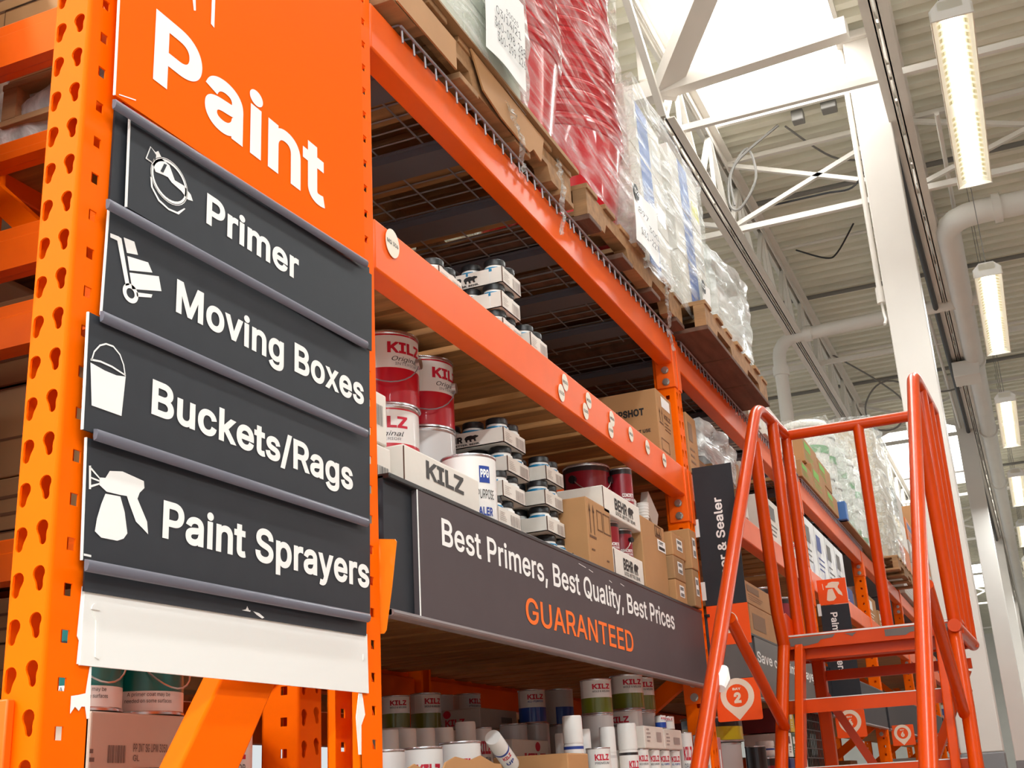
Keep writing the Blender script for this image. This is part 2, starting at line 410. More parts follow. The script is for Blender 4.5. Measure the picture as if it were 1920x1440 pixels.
def cable(label, pts, r=.008, mt=CABLEG):
    q = [Vector(p) for p in pts]; out = []
    for i in range(len(q)-1):
        a, b, c, d = q[max(i-1, 0)], q[i], q[i+1], q[min(i+2, len(q)-1)]
        for k in range(6):
            u = k/6; out.append(.5*((2*b)+(c-a)*u+(2*a-5*b+4*c-d)*u*u+(3*b-a-3*c+d)*u**3))
    return tag(MB().tube(out+[q[-1]], r, 6).build('cable', mt), label, 'cable')
cable('coil of grey cable hanging by the near corner of the skylight', [(-.5, 10.15, 7.9), (-1.0, 10.2, 7.6), (-1.1, 10.2, 7.2), (-1.0, 10.2, 7.1), (-.8, 10.2, 7.4), (-.85, 10.2, 7.75), (-1.05, 10.2, 7.5), (-1.05, 10.2, 7.15)], .014)
cable('grey cable looping under the white roof deck toward the column', [(-.45, 10.3, 7.95), (-.1, 11, 7.85), (.25, 11.4, 7.92)], .012)
cable('black cable running across the bridging to the column', [(-.75, 10.7, 7.3), (-.2, 10.6, 7.25), (.1, 10.4, 7.15), (.32, 9.8, 7.05)], .011, CABLEK)
cable('black sagging cable with a white junction below the deck', [(-.9, 13.2, 7.85), (-.55, 13.1, 7.62), (-.4, 13.1, 7.66), (-.15, 13.0, 7.95)], .011, CABLEK)
cable('loop of grey cable hanging above the ladder', [(-1.17, 17.5, 7.9), (-.5, 17.5, 7.3), (-.2, 17.5, 6.9), (-.35, 17.5, 6.55), (-.7, 17.5, 6.6), (-.75, 17.5, 7.0), (-.4, 17.5, 7.3), (.3, 17.5, 7.0), (.7, 17.5, 7.02)], .014)
tag(MB().box(-.35, -.23, 10.05, 10.17, 7.85, 7.97).build('roof_fitting', CABLEG, bevel=.01), 'small dark grey fitting under the skylight edge, cable running into it', 'fitting')
tag(MB().box(-.05, .1, 10.02, 10.16, 7.88, 8.0).build('roof_fitting', CABLEG, bevel=.01), 'square grey fitting under the skylight edge, nearer the column', 'fitting')

# hanging lights, one row along the aisle
TUBEM = mat('lamp_lens', (255, 252, 240), emit=3)
REFL = mat('lamp_reflector', (245, 240, 222), .4)
def light_proto():
    r = thing('hanging_light', '', 'light', (0, 0, 0)); L_, W_ = 2.32, .115
    m = MB(); m.box(-W_*.6, W_*.6, 0, L_, .05, .11)
    for s in (-1, 1):                                               # slotted side reflectors
        x0, x1 = s*.045, s*W_; z0, z1 = .035, 0
        def P(u, v): return (x0+(x1-x0)*u, v, z0+(z1-z0)*u)
        k = 30; h = L_/k
        for i in range(k):
            a, b = i*h, (i+1)*h; c, d = a+h*.2, b-h*.2
            q = lambda u0, u1, v0, v1: m.face([P(u0, v0), P(u1, v0), P(u1, v1), P(u0, v1)])
            if i in (14, 15): q(0, 1, a, b); continue
            q(0, .2, a, b); q(.62, 1, a, b); q(.2, .62, a, c); q(.2, .62, d, b)
        m.box(x1-.004, x1+.004, 0, L_, -.004, .05); m.face([(x1, 0, .05), (x1, L_, .05), (s*W_*.6, L_, .06), (s*W_*.6, 0, .06)])
    m.build('housing', REFL, r, smooth=0)
    for y0 in (0, L_): m = MB(); m.poly([(-W_-.006, -.008), (W_+.006, -.008), (W_+.006, .06), (.06, .12), (-.06, .12), (-W_-.006, .06)], (0, y0 if y0 else 0, 0), X, Z, depth=.012); m.build('end_cap', WHITEP, r, smooth=0)
    for y0 in (.03, L_/2+.02):
        m = MB(); m.tube([(0, y0, .03), (0, y0+L_/2-.05, .03)], .038, 14); m.build('tube', TUBEM, r)
    for y0 in (.02, L_-.02): m = MB(); m.tube([(0, y0, .11), (0, y0, 2.32)], .004, 6); m.build('hanger_wire', CABLEG, r)
    return r
ORD = ('first', 'second', 'third', 'fourth', 'fifth', 'sixth', 'seventh', 'eighth', 'ninth', 'tenth', 'eleventh', 'twelfth', 'thirteenth', 'fourteenth')
lp = light_proto()
LI = 0
def ordn(i): return ORD[i] if i < len(ORD) else '%dth' % (i+1)
for row, x in enumerate((1.165, 6.3)):
    for k in range(-3, 13):
        y = 5.55+4.2*k
        if row == 0 and k >= 0: lab = 'hanging twin tube light in the aisle row, %s from the camera' % ORD[k]
        else: lab = 'hanging twin tube light of the row over the next aisle, %s along' % ordn(k+3) if row else 'hanging twin tube light of the aisle row behind the camera, %s back' % ORD[-k-1]
        if LI == 0: o = lp; o.location = (x, y, 5.7); o['label'] = lab; o['group'] = 'hanging lights in a row'
        else: o = dup(lp, (x, y, 5.7), label=lab)
        LI += 1
        if row == 0 or -3 <= k <= 6:
            ld = bpy.data.lights.new('tube_lamp', 'AREA'); ld.shape = 'RECTANGLE'; ld.size = .2; ld.size_y = 2.2; ld.energy = 35; ld.color = (.94, .99, 1)
            lo = bpy.data.objects.new('tube_lamp', ld); COL.objects.link(lo); lo.location = (x, y+1.16, 5.66)

for i, x in enumerate((-4.6, -1.7, 3.7)):  # unseen stronger rows, added to brighten faces turned toward the camera
    for j, y in enumerate((-9.6, -6.6, -3.6)):
        dup(lp, (x, y, 5.7), label='added hanging twin tube light over the open floor behind the camera, %s row, %s along' % (ORD[i], ORD[j]))
        ld = bpy.data.lights.new('tube_lamp', 'AREA'); ld.shape = 'RECTANGLE'; ld.size = .2; ld.size_y = 2.2; ld.energy = 110; ld.color = (.94, .99, 1)
        lo = bpy.data.objects.new('tube_lamp', ld); COL.objects.link(lo); lo.location = (x, y+1.16, 5.66)

# ---------------------------------------------------------------- pallet racking
PITCH = .0508
def tear(cx, cz, lean=0.):
    # keyhole: round head above, short neck, smaller round foot
    pts = [(cx+.0086*cos(t_)+lean, cz+.0058+.0086*sin(t_)) for t_ in [-.62+(pi+1.24)*a/10 for a in range(11)]]
    pts += [(cx-.0055, cz-.0035), (cx-.005-lean, cz-.008)]
    pts += [(cx+.0048*cos(t_)-lean, cz-.0092+.0048*sin(t_)) for t_ in [pi+.3+(pi-.6)*a/6 for a in range(7)]]
    return pts+[(cx+.005-lean, cz-.008), (cx+.0055, cz-.0035)]
def post_mesh(name, wd, dp, h):
    # channel post: front plate (local y=0) with two rows of teardrops, side plates with square holes
    mb = MB(); c = .006; k = int(h/PITCH); H = k*PITCH; q = .0065; th = .0024
    for i in range(k):
        z0 = i*PITCH; z1 = z0+PITCH
        mb.poly([(c, z0), (wd-c, z0), (wd-c, z1), (c, z1)], (0, 0, 0), X, Z, 0, th, [tear(wd*.22, z0+.0215, .001), tear(wd*.75, z0+.0265, -.001)])
        zs = z0+.016
        sq = lambda s_: [(s_*.029-q, zs-q*1.1), (s_*.029+q, zs-q*1.1), (s_*.029+q, zs+q*1.1), (s_*.029-q, zs+q*1.1)]
        mb.poly([(c, z0), (dp, z0), (dp, z1), (c, z1)], (wd, 0, 0), Y, Z, 0, th, [sq(1)])
        mb.poly([(-dp, z0), (-c, z0), (-c, z1), (-dp, z1)], (0, 0, 0), -Y, Z, 0, th, [sq(-1)])
    for s_, x0 in ((1, wd), (-1, 0)):                                # rounded corners and back lips
        ar = [(x0-s_*c+s_*c*sin(a), c-c*cos(a)) for a in (0, pi/10, pi/5, .3*pi, .4*pi, pi/2)]
        for (ax, ay), (bx, by) in zip(ar, ar[1:]):
            f = [(ax, ay, 0), (bx, by, 0), (bx, by, H), (ax, ay, H)]; mb.face(f if s_ > 0 else f[::-1])
        mb.box(min(x0, x0-s_*.014), max(x0, x0-s_*.014), dp-.0024, dp, 0, H)
    return mb.build(name, ORANGE, smooth=30, recalc=False)
pmain = post_mesh('post', .075, .072, 3.06); pend = post_mesh('post', .0585, .072, 3.46)
def place(o, loc, rz, parent, name='post', used=[]):
    c = o if o not in used else o.copy()
    if o in used: COL.objects.link(c)
    used.append(o); c.parent = parent; c.location = Vector(loc)-Vector(parent.location); c.rotation_euler = (0, 0, rz); c.name = name
    return c
# end frame carrying the aisle signs
ef = thing('upright_frame', 'orange punched upright frame at the end of the rack behind the tall sign', 'rack frame', (-.03, .37, 0))
place(pend, (-.0585, .0085, 0), 0, ef); place(pend, (0, .744, 0), pi, ef)
for a, b in (((-.03, .08, 1.28), (-.03, .46, 1.80)), ((-.03, .08, 2.6), (-.03, .66, 3.3)), ((-.03, .08, 2.45), (-.03, .66, 1.86))):
    m = MB(); m.bar(a, b, .1, .034, up=(1, 0, 0)); m.build('brace', ORANGE, ef, bevel=.004)
m = MB(); m.bar((-.03, .07, .3), (-.03, .68, .3), .042, .05); m.bar((-.03, .07, 1.18), (-.03, .68, 1.18), .042, .05); m.build('brace', ORANGE, ef, bevel=.004)
for y in (.01, .67): m = MB(); m.box(-.09, .03, y-.03, y+.1, 0, .012); m.build('base_plate', ORANGE, ef)
PY = [.755, 2.822, 5.12, 7.42, 9.72, 12.02, 14.32, 16.62, 18.92, 21.22]
for i, y in enumerate(PY):
    f = thing('upright_frame', 'orange punched upright frame at bay post %s along the aisle from the tall sign' % ORD[i], 'rack frame', (0, y, 0), 'aisle rack upright frames')
    place(pmain, (0 if i else -.18, y if i else .78, 0), pi/2, f); place(pmain, (-1.07, y+.075, 0), -pi/2, f)
    for a, b in (((-.06, .3), (-1.0, .3)), ((-.06, .35), (-1.0, 1.2)), ((-1.0, 1.25), (-.06, 1.9)), ((-.06, 2.0), (-1.0, 2.9))):
        m = MB(); m.bar((a[0], y+.0375, a[1]), (b[0], y+.0375, b[1]), .035, .05); m.build('brace', ORANGE, f, smooth=0)
    m = MB(); m.box(-.1, .03 if i else -.1, y-.02, y+.095, 0, .012); m.build('base_plate', ORANGE, f); MB().box(-1.12, -.98, y-.02, y+.095, 0, .012).build('base_plate', ORANGE, f)
# second row of racking, back to back
for i, y in enumerate((.8, 2.9, 5.2)):
    f = thing('upright_frame', 'shadowed upright frame of the rack row behind, post %s along' % ORD[i], 'rack frame', (-1.28, y, 0), 'rear rack upright frames')
    place(pmain, (-1.25, y, 0), pi/2, f)
    m = MB(); m.bar((-1.3, y+.0375, .4), (-2.2, y+.0375, 1.4), .035, .05); m.build('brace', ORANGE, f, smooth=0)

def beam(label, y0, y1, z0, z1, x=0., th=.05, conn=(1, 1), group='shelf beams', mt=BEAMOR, face=1):
    # box beam along Y with a rear step, end connectors bolted to the posts; face=1 looks to +X
    t = thing('shelf_beam', label, 'beam', (x, (y0+y1)/2, z0), group); s = face
    m = MB(); pr = [(0, z0), (0, z1), (-th*.55, z1), (-th*.55, z1-.02), (-th, z1-.02), (-th, z0)]
    n = len(pr); v = [(x+s*a, y, z) for y in (y0, y1) for a, z in pr]
    m.raw(v, [(i, (i+1) % n, n+(i+1) % n, n+i) for i in range(n)]+[tuple(range(n)), tuple(range(2*n-1, n-1, -1))])
    m.build('beam_face', mt, t, bevel=.004)
    for e, yy, d in ((0, y0, -1), (1, y1, 1)):
        if not conn[e]: continue
        m = MB(); zb = z0-.085
        m.box(x-.06, x+.004, min(yy, yy-d*.004), max(yy, yy-d*.004), zb, z1)
        m.box(x, x+.005, min(yy, yy+d*.034), max(yy, yy+d*.034), zb, z1)
        m.build('connector', mt, t, bevel=.0015)
        for k in (0, 1):
            m = MB(); zz = z0-.022-.043*k; yk = yy-d*.004
            m.cyl((x-.026, yk, zz), (x-.026, yk-d*.009, zz), .0105, 6); m.cyl((x-.026, yk, zz), (x-.026, yk-d*.003, zz), .013, 16)
            m.build('bolt', STEEL, t)
    return t
LV = {'banner': (1.885, 1.985), 'middle': (2.463, 2.563), 'upper': (2.928, 3.03), 'lower': (1.33, 1.43)}
for b in range(len(PY)-1):
    y0, y1 = (PY[b]+.079 if b else .747), PY[b+1]-.004
    for lv, (a, c) in LV.items():
        beam('orange %s shelf beam of the %s bay from the tall sign' % (lv if lv != 'banner' else 'sign-level', ORD[b]), y0, y1, a, c, x=-.0015 if lv != 'banner' else -.012, group='aisle shelf beams', conn=(b > 0, 1))
        if b < 4: beam('orange rear %s shelf beam of the %s bay from the tall sign' % (lv if lv != 'banner' else 'sign-level', ORD[b]), y0, y1, a, c, x=-1.07, face=-1, conn=(0, 0), group='rear shelf beams')
# low rear beams seen in the dark under the sign board
beam('dark orange beam of the rack row behind, under the long sign board', .88, 2.82, 1.75, 1.86, x=-1.25, conn=(0, 0), group='rear shelf beams')
# beams of the end rack, running away to the left
def beamx(label, x0, x1, y, z0, z1, s):
    t = thing('shelf_beam', label, 'beam', ((x0+x1)/2, y, z0), 'end rack beams'); m = MB()
    m.box(x0, x1, min(y, y+s*.03), max(y, y+s*.03), z0, z1); m.box(x0, x1, min(y, y+s*.05), max(y, y+s*.05), z0, z1-.025)
    m.build('beam_face', BEAMOR, t, bevel=.004); return t
for z0, z1, l in ((3.126, 3.235, 'topmost'), (2.885, 2.93, 'slim'), (2.625, 2.72, 'upper'), (2.45, 2.545, 'middle'), (1.98, 2.06, 'lower')):
    beamx('orange %s rear beam of the end rack left of the punched post' % l, -2.4, -.06, .69, z0, z1, 1)
t = beamx('orange front beam of the end rack beside the punched post, low down', -2.4, -.064, .004, 1.575, 1.672, 1)
m = MB(); m.box(-.072, -.0335, -.004, .0075, 1.52, 1.678); m.box(-.077, -.062, -.006, .04, 1.52, 1.678); m.build('connector', BEAMOR, t, bevel=.002)
m = MB(); m.cyl((-.055, -.004, 1.625), (-.055, -.012, 1.625), .009, 12); m.build('bolt', BEAMOR, t)

# wire decks on the upper level and board decks below
def wire_deck(label, y0, y1, z, lip=True):
    t = thing('wire_deck', label, 'wire deck', (-.5, (y0+y1)/2, z), 'wire decks'); m = MB(); r = .0026
    k = round((y1-y0)/.052)
    for i in range(k+1):
        y = y0+.01+(y1-y0-.02)*i/k
        m.tube([(-1.06, y, z), (.002, y, z), (.01, y, z-.004), (.012, y, z-.045)] if lip else [(-1.06, y, z), (0, y, z)], r, 5)
    o = m.build('mesh_wire', ZINC, t); o['kind'] = 'stuff'
    m = MB()
    for i in range(9): m.tube([(-1.03+.124*i, y0, z-.005), (-1.03+.124*i, y1, z-.005)], r, 5)
    m.tube([(.014, y0, z-.012), (.014, y1, z-.012)], .0032, 6); m.build('long_wire', ZINC, t)
    for j in range(3):
        yc = y0+(y1-y0)*(j+.5)/3
        m = MB(); m.box(-1.05, -.03, yc-.045, yc+.045, z-.03, z-.008); m.box(-1.05, -.03, yc-.055, yc+.055, z-.012, z-.008); m.build('support_channel', DKZINC, t, smooth=0)
for b in range(3):
    y0, y1 = PY[b]+.085, PY[b+1]-.01; n = 2
    for j in range(n):
        a = y0+(y1-y0)*j/n; wire_deck('grey wire deck on the upper level, %s of the %s bay' % (('near half', 'far half')[j], ORD[b]), a+.004, a+(y1-y0)/n-.004, 3.042)
def board_deck(label, y0, y1, z):
    y = y0; i = 0
    while y < y1-.05:
        wd = rnd.uniform(.13, .15); wd = min(wd, y1-y)
        o = MB().box(-1.06, -.035, y, y+wd-rnd.uniform(.022, .05), z-.019, z).build('shelf_board', WOODX, smooth=0, bevel=.002)
        tag(o, 'wooden board, %s along %s' % (ordn(i), label), 'board', 'wooden shelf boards'); y += wd; i += 1
for b in range(2):
    y0, y1 = PY[b]+.09, PY[b+1]-.01
    board_deck('the middle shelf of the %s bay' % ORD[b], y0, y1, 2.562)
    board_deck('the sign-level shelf of the %s bay' % ORD[b], y0, y1, 2.0)
board_deck('the low shelf of the first bay', PY[0]+.09, PY[1]-.01, 1.45)

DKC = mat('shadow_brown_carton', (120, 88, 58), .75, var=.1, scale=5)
for z0, z1, l in ((3.245, 3.265, 'topmost'), (2.725, 2.745, 'upper'), (2.065, 2.085, 'lower')):  # decks added out of view to shade the end rack
    tag(MB().box(-2.4, -.95, .07, .68, z0, z1).build('shelf_deck', WOODX, smooth=0), 'added unseen wooden deck of the end rack left of the punched post, %s' % l, 'shelf')
for i, (x0, x1, y0, y1, z0, z1) in enumerate(((-2.3, -.72, .08, .5, 2.746, 3.1), (-2.3, -.70, .08, .5, 2.086, 2.5), (-2.3, -.96, .08, .6, 3.266, 3.6), (-2.3, -.6, .08, .5, 1.676, 1.97), (-2.3, -.75, .08, .6, .9, 1.56))):  # cartons added to keep light out of the end rack
    tag(MB().box(x0, x1, y0, y1, z0, z1).build('carton', DKC, smooth=0, bevel=.004), 'big added brown carton deep in the end rack, left of the punched post, %s up' % ('third', 'second', 'fourth', 'first', 'lowest')[i], 'box')
tag(MB().box(-2.3, -.35, .07, .62, 1.655, 1.675).build('shelf_deck', WOODX, smooth=0), 'wooden deck on the low front beam of the end rack', 'shelf')

# ---------------------------------------------------------------- signs on the end frame (faces look along +X)
def panelx(mb, pts, x, th=.003, mi=0): mb.poly(pts, (x, 0, 0), Y, Z, mi, depth=th)
h = thing('sign_holder', 'black and white sign holder with clear strips on the orange end frame', 'sign holder', (.002, .37, 1.715))
m = MB(); panelx(m, [(.0595, 1.7139), (.693, 1.7173), (.6905, 1.808), (.0595, 1.796)], .0035, .003); m.build('backing_board', WHITEP, h, smooth=0)
m = MB(); panelx(m, [(.0555, 1.794), (.6835, 1.8045), (.686, 1.84), (.0555, 1.83)], .006, .0024); m.build('lower_board', CHAR, h, smooth=0)
m = MB(); panelx(m, [(.0595, 1.83), (.7, 1.84), (.716, 2.45), (.0615, 2.4215)], .004, .003); m.build('rear_board', CHAR, h, smooth=0)
for a, b in (((.0411, 2.4121, .401), (.6795, 2.4459)), ((.0406, 2.2712, 0), (.6752, 2.2938)), ((.0422, 2.1235, 0), (.6706, 2.1372)), ((.0434, 1.9777, 0), (.6696, 1.9877)), ((.0416, 1.8265, 0), (.6684, 1.8362))):
    y0, z0, y1, z1 = a[0], a[1], b[0], b[1]; m = MB()
    pr = [(.0165, 0), (.0215, -.001), (.0235, -.006), (.0215, -.0125), (.0175, -.014), (.0165, -.009)]; n = len(pr)
    m.raw([(q, y, z+d) for y, z in ((y0, z0), (y1, z1)) for q, d in pr], [(i, (i+1) % n, n+(i+1) % n, n+i) for i in range(n)]+[tuple(range(n)), tuple(range(2*n-1, n-1, -1))])
    m.build('clear_strip', CLEARP, h, smooth=60)
m = MB(); m.poly([(.0717, 1.7744), (.0833, 1.7697), (.0895, 1.7259), (.087, 1.722), (.0811, 1.7241), (.079, 1.765)], (.0048, 0, 0), Y, Z, depth=.002)
m.poly(arc(.0775, 1.776, .007, 0, pi, 8), (.0052, 0, 0), Y, Z, depth=.002)
m.poly([(.675, 1.7755), (.683, 1.770), (.675, 1.766)], (.005, 0, 0), Y, Z, depth=.002); m.build('torn_tape', WHITEP, h, smooth=0)
m = MB(); m.poly([(.352, 1.8065), (.361, 1.8085), (.364, 1.8135), (.368, 1.8085), (.372, 1.8085), (.371, 1.8065)], (.0063, 0, 0), Y, Z)
m.poly([(.378, 1.808), (.392, 1.807), (.404, 1.8025), (.399, 1.8005), (.385, 1.8045)], (.0063, 0, 0), Y, Z); m.build('scratch', PRINTW, h, smooth=0)
g = MB()
for q in ([(.0769, 1.7136), (.0727, 1.6847), (.0622, 1.6824), (.0509, 1.6807), (.051, 1.6623), (.0576, 1.6698), (.0636, 1.6656), (.0673, 1.6703), (.0731, 1.6705), (.0767, 1.6577), (.0808, 1.6584), (.0794, 1.7138)],
          [(.0595, 1.8), (.0597, 1.7151), (.056, 1.715), (.0575, 1.74), (.054, 1.745), (.057, 1.8)]):
    g.poly(q, (.0016, 0, 0), Y, Z, depth=.0006)
tag(g.build('torn_adhesive', PRINTW, smooth=0), 'torn white adhesive on the near post under the white board', 'adhesive residue')
g = MB(); g.poly([(.6653, 1.716), (.6564, 1.6801), (.6631, 1.6259), (.6711, 1.6259), (.6722, 1.6688), (.684, 1.685), (.6781, 1.7087), (.675, 1.7165)], (.0016, 0, 0), Y, Z, depth=.0006)
tag(g.build('torn_adhesive', PRINTW, smooth=0), 'torn white adhesive on the far post of the end frame', 'adhesive residue')

def sign(label, pts, x, mt, nm='directory_sign'):
    y0, z0 = pts[0]
    r = thing(nm, label, 'sign', (x, y0, z0), 'aisle directory panels')
    m = MB(); panelx(m, pts, x, .0028); m.build('panel', mt, r, smooth=0)
    e = MB(); a, b = pts[0], pts[-1]
    e.poly([(a[0]-.0012, a[1]), (a[0]+.0004, a[1]), (b[0]+.0004, b[1]), (b[0]-.0012, b[1])], (x+.0002, 0, 0), Y, Z, depth=.003); e.build('edge', PRINTW, r, smooth=0)
    return r
def letter(r, t, x, y, z, h, wd, zs=0., mt=PRINTW, bold=.024, nm='lettering'):
    m = MB(); text(m, t, (x, y, z), Vector((0, 1, zs)), Z, h, wd, bold=bold); return m.build(nm, mt, r, smooth=0, recalc=False)
def icon(r, x, polys, mt=PRINTW, nm='icon', holes=None):
    m = MB()
    for i, q in enumerate(polys): m.poly(q, (x, 0, 0), Y, Z, holes=(holes or {}).get(i, ()))
    return m.build(nm, mt, r, smooth=0, recalc=False)
r = sign('large orange panel reading Paint, topmost of the stacked signs', [(.0461, 2.4215), (.679, 2.4385), (.6783, 3.05), (.036, 3.05)], .016, SIGNOR)
letter(r, 'Paint', .0168, .1142, 2.4845, .1112, .4335, .002)
icon(r, .0168, [[(.1935, 2.644), (.198, 2.6465), (.194, 2.70), (.181, 2.70)], [(.2335, 2.6467), (.2416, 2.6451), (.2421, 2.80), (.2345, 2.80)]])
m = MB(); lines(m, (.0168, .052, 2.4245), (0, .96, .28), Z, .05, 1, .003, .0016); m.build('small_print', PRINTW, r, smooth=0)
r = sign('dark panel reading Primer with a brush-on-tin icon', [(.0833, 2.2809), (.7055, 2.2878), (.7101, 2.4323), (.0804, 2.4181)], .012, CHAR)
letter(r, 'Primer', .0128, .2425, 2.328, .047, .2335, .006)
ring = lambda cy, cz, a, b: [(cy+a*cos(t_*pi/16), cz+b*sin(t_*pi/16)) for t_ in range(32)]
icon(r, .0128, [ring(.1615, 2.354, .0365, .0295), ring(.1615, 2.354, .0385, .0315), [(.1202, 2.3865), (.1121, 2.3642), (.126, 2.364), (.133, 2.3548), (.1478, 2.3575), (.1578, 2.3588), (.1658, 2.3547), (.1863, 2.3514), (.2004, 2.345), (.2119, 2.3478), (.2068, 2.3553), (.1914, 2.362), (.1722, 2.3609), (.16, 2.3776), (.1455, 2.3793), (.1363, 2.3875), (.131, 2.383)], [(.123, 2.343), (.126, 2.343), (.129, 2.330), (.143, 2.3185), (.162, 2.3145), (.180, 2.317), (.194, 2.329), (.1965, 2.329), (.183, 2.3145), (.162, 2.3118), (.141, 2.3155), (.1255, 2.329)]],
     holes={0: [ring(.1615, 2.354, .033, .026)], 1: [ring(.1615, 2.354, .0375, .0305)]})
icon(r, .0133, [[(.1485, 2.3745), (.1545, 2.3755), (.1478, 2.3605), (.142, 2.360)], [(.121, 2.385), (.1145, 2.366), (.1255, 2.3655), (.128, 2.372), (.131, 2.3705), (.132, 2.379), (.127, 2.382)]], CHAR, 'icon_detail')
r = sign('dark panel reading Moving Boxes with a hand-truck icon', [(.0538, 2.1245), (.69, 2.1441), (.6977, 2.2821), (.0562, 2.2716)], .009, CHAR)
letter(r, 'Moving Boxes', .0098, .1888, 2.1764, .047, .491, .0115)
icon(r, .0098, [[(.0589, 2.2345), (.0594, 2.2289), (.0718, 2.2298), (.0915, 2.1761), (.0981, 2.1801), (.0792, 2.2359), (.0733, 2.2363)], [(.0829, 2.2389), (.1027, 2.2413), (.1108, 2.2261), (.0902, 2.2206)], [(.0914, 2.2168), (.1305, 2.2237), (.1395, 2.213), (.0967, 2.1992)], [(.0969, 2.1963), (.1522, 2.2127), (.1586, 2.1942), (.1033, 2.1763)], [(.1114, 2.175), (.1415, 2.1833), (.1397, 2.1782), (.1128, 2.1697)], ring(.1008, 2.1696, .0145, .0125)], holes={5: [ring(.1008, 2.1696, .0075, .0065)]})
r = sign('dark panel reading Buckets/Rags, sticking out furthest left', [(.0296, 1.9739), (.6715, 1.9863), (.6841, 2.1187), (.0269, 2.1173)], .014, CHAR)
letter(r, 'Buckets/Rags', .0148, .1436, 2.0232, .0455, .4885, .0055)
hd = [(.0342, 2.0599), (.0377, 2.0717), (.0467, 2.0826), (.0572, 2.0881), (.0702, 2.089), (.0829, 2.0821), (.0905, 2.0708), (.0942, 2.0583)]
cyh, czh = .0645, 2.058
icon(r, .0148, [[(.0335, 2.0560), (.0397, 2.0052), (.0906, 2.0059), (.0943, 2.0569), (.078, 2.0535), (.058, 2.0535)], [(.0335, 2.0584), (.0335, 2.061), (.05, 2.0635), (.07, 2.0632), (.0943, 2.0592), (.0943, 2.0572), (.07, 2.0608), (.05, 2.0612)], hd+[(cyh+(a-cyh)*.93, czh+(b-czh)*.93) for a, b in reversed(hd)]])
r = sign('dark panel reading Paint Sprayers with a spray-gun icon', [(.0471, 1.8271), (.6858, 1.8285), (.6887, 1.9813), (.0418, 1.9682)], .009, CHAR)
letter(r, 'Paint Sprayers', .0098, .180, 1.8748, .0472, .5085, .0075)
icon(r, .0098, [[(.075, 1.9273), (.0815, 1.9371), (.1032, 1.9413), (.1417, 1.9378), (.1433, 1.9295), (.135, 1.9218), (.1317, 1.9139), (.1508, 1.8894), (.1538, 1.8743), (.1427, 1.8802), (.1309, 1.8858), (.1181, 1.9047), (.1128, 1.9134), (.1008, 1.9123), (.0782, 1.9115), (.0653, 1.9171), (.0652, 1.9257)], [(.0764, 1.9088), (.1017, 1.9106), (.1105, 1.8936), (.117, 1.8692), (.111, 1.8619), (.1004, 1.8576), (.0736, 1.8568), (.0627, 1.8623), (.0649, 1.8775), (.0705, 1.8954)], [(.0469, 1.9357), (.0503, 1.9365), (.0526, 1.9093), (.0492, 1.9086)], [(.05, 1.932), (.05, 1.935), (.066, 1.9255), (.066, 1.9235)], [(.051, 1.9215), (.051, 1.9235), (.066, 1.9225), (.066, 1.9205)], [(.052, 1.911), (.052, 1.914), (.066, 1.9195), (.066, 1.9175)]])
m = MB(); lines(m, (.0098, .0475, 1.832), Y, Z, .018, 1, .003, .0025); m.build('small_print', PRINTW, r, smooth=0)
# clear flag on the far post, edge on to the aisle
m = MB(); m.poly([(-.03, 1.975), (.024, 1.967), (.0265, 1.963), (.016, 1.889), (.004, 1.820), (.0, 1.815), (-.03, 1.817)], (0, .7515, 0), X, Z, depth=.002)
tag(m.build('sign_flag', mat('orange_flag_plastic', (255, 140, 30), .3), smooth=0), 'blank orange flag sign sticking out from the far post of the end frame', 'sign')

# long sign board of the first bay
def long_board(label, y0, y1, z0, z1):
    t = thing('shelf_sign_board', label, 'sign board', (.0, (y0+y1)/2, z0), 'long shelf sign boards')
    m = MB(); m.box(-.010, 0, y0, y1, z0, z1); m.build('rear_panel', CHAR, t, smooth=0)
    m = MB(); m.box(-.012, .0135, y0, y1, z1-.006, z1+.004); m.build('top_rail', BLACKP, t, bevel=.002)
    m = MB(); m.box(-.012, .012, y0, y1, z0-.008, z0+.002); m.cyl((.011, y0, z0-.004), (.011, y1, z0-.004), .0055, 10); m.build('bottom_rail', mat('sign_rail_grey', (128, 118, 118), .35), t)
    return t
t = long_board('long dark sign board reading Best Primers, Best Quality, Best Prices GUARANTEED', .757, 2.818, 1.853, 2.081)
m = MB(); m.box(.0015, .0125, .858, 2.812, 1.854, 2.077); m.build('face_panel', BANNER, t, smooth=0)
m = MB(); m.box(.0122, .013, .857, .8605, 1.854, 2.077); m.build('panel_edge', PRINTW, t, smooth=0)
letter(t, 'Best Primers, Best Quality, Best Prices', .0132, .951, 1.9915, .0505, 1.525, -.0006, bold=.015)
letter(t, 'GUARANTEED', .0132, 1.334, 1.8925, .0535, .724, -.003, PRINTO, .012)
m = MB()
for y, z, l in ((1.68, 2.066, .05), (1.75, 2.062, .03), (1.9, 2.056, .02), (1.99, 2.06, .03), (2.3, 2.02, .02)): m.face([(.0131, y, z), (.0131, y+l, z-.003), (.0131, y+l, z-.0015), (.0131, y, z+.0015)])
m.build('scuff', PRINTW, t, smooth=0)
t = long_board('long grey sign board reading Save on Paint Sprayers, second bay', 2.91, 5.115, 1.853, 2.081)
m = MB(); m.box(.0015, .0125, 3.57, 5.0, 1.854, 2.077); m.build('face_panel', mat('grey_sign', (96, 94, 92), .4), t, smooth=0)
letter(t, 'Save on Paint Sprayers', .0132, 3.585, 1.984, .04, 1.3, 0, bold=.02)
m = MB(); m.poly([(3.93, 1.96), (4.05, 1.955), (4.02, 1.86), (3.97, 1.86)], (.0132, 0, 0), Y, Z); m.build('printed_picture', mat('pink_orange_print', (240, 140, 110), .5), t, smooth=0)
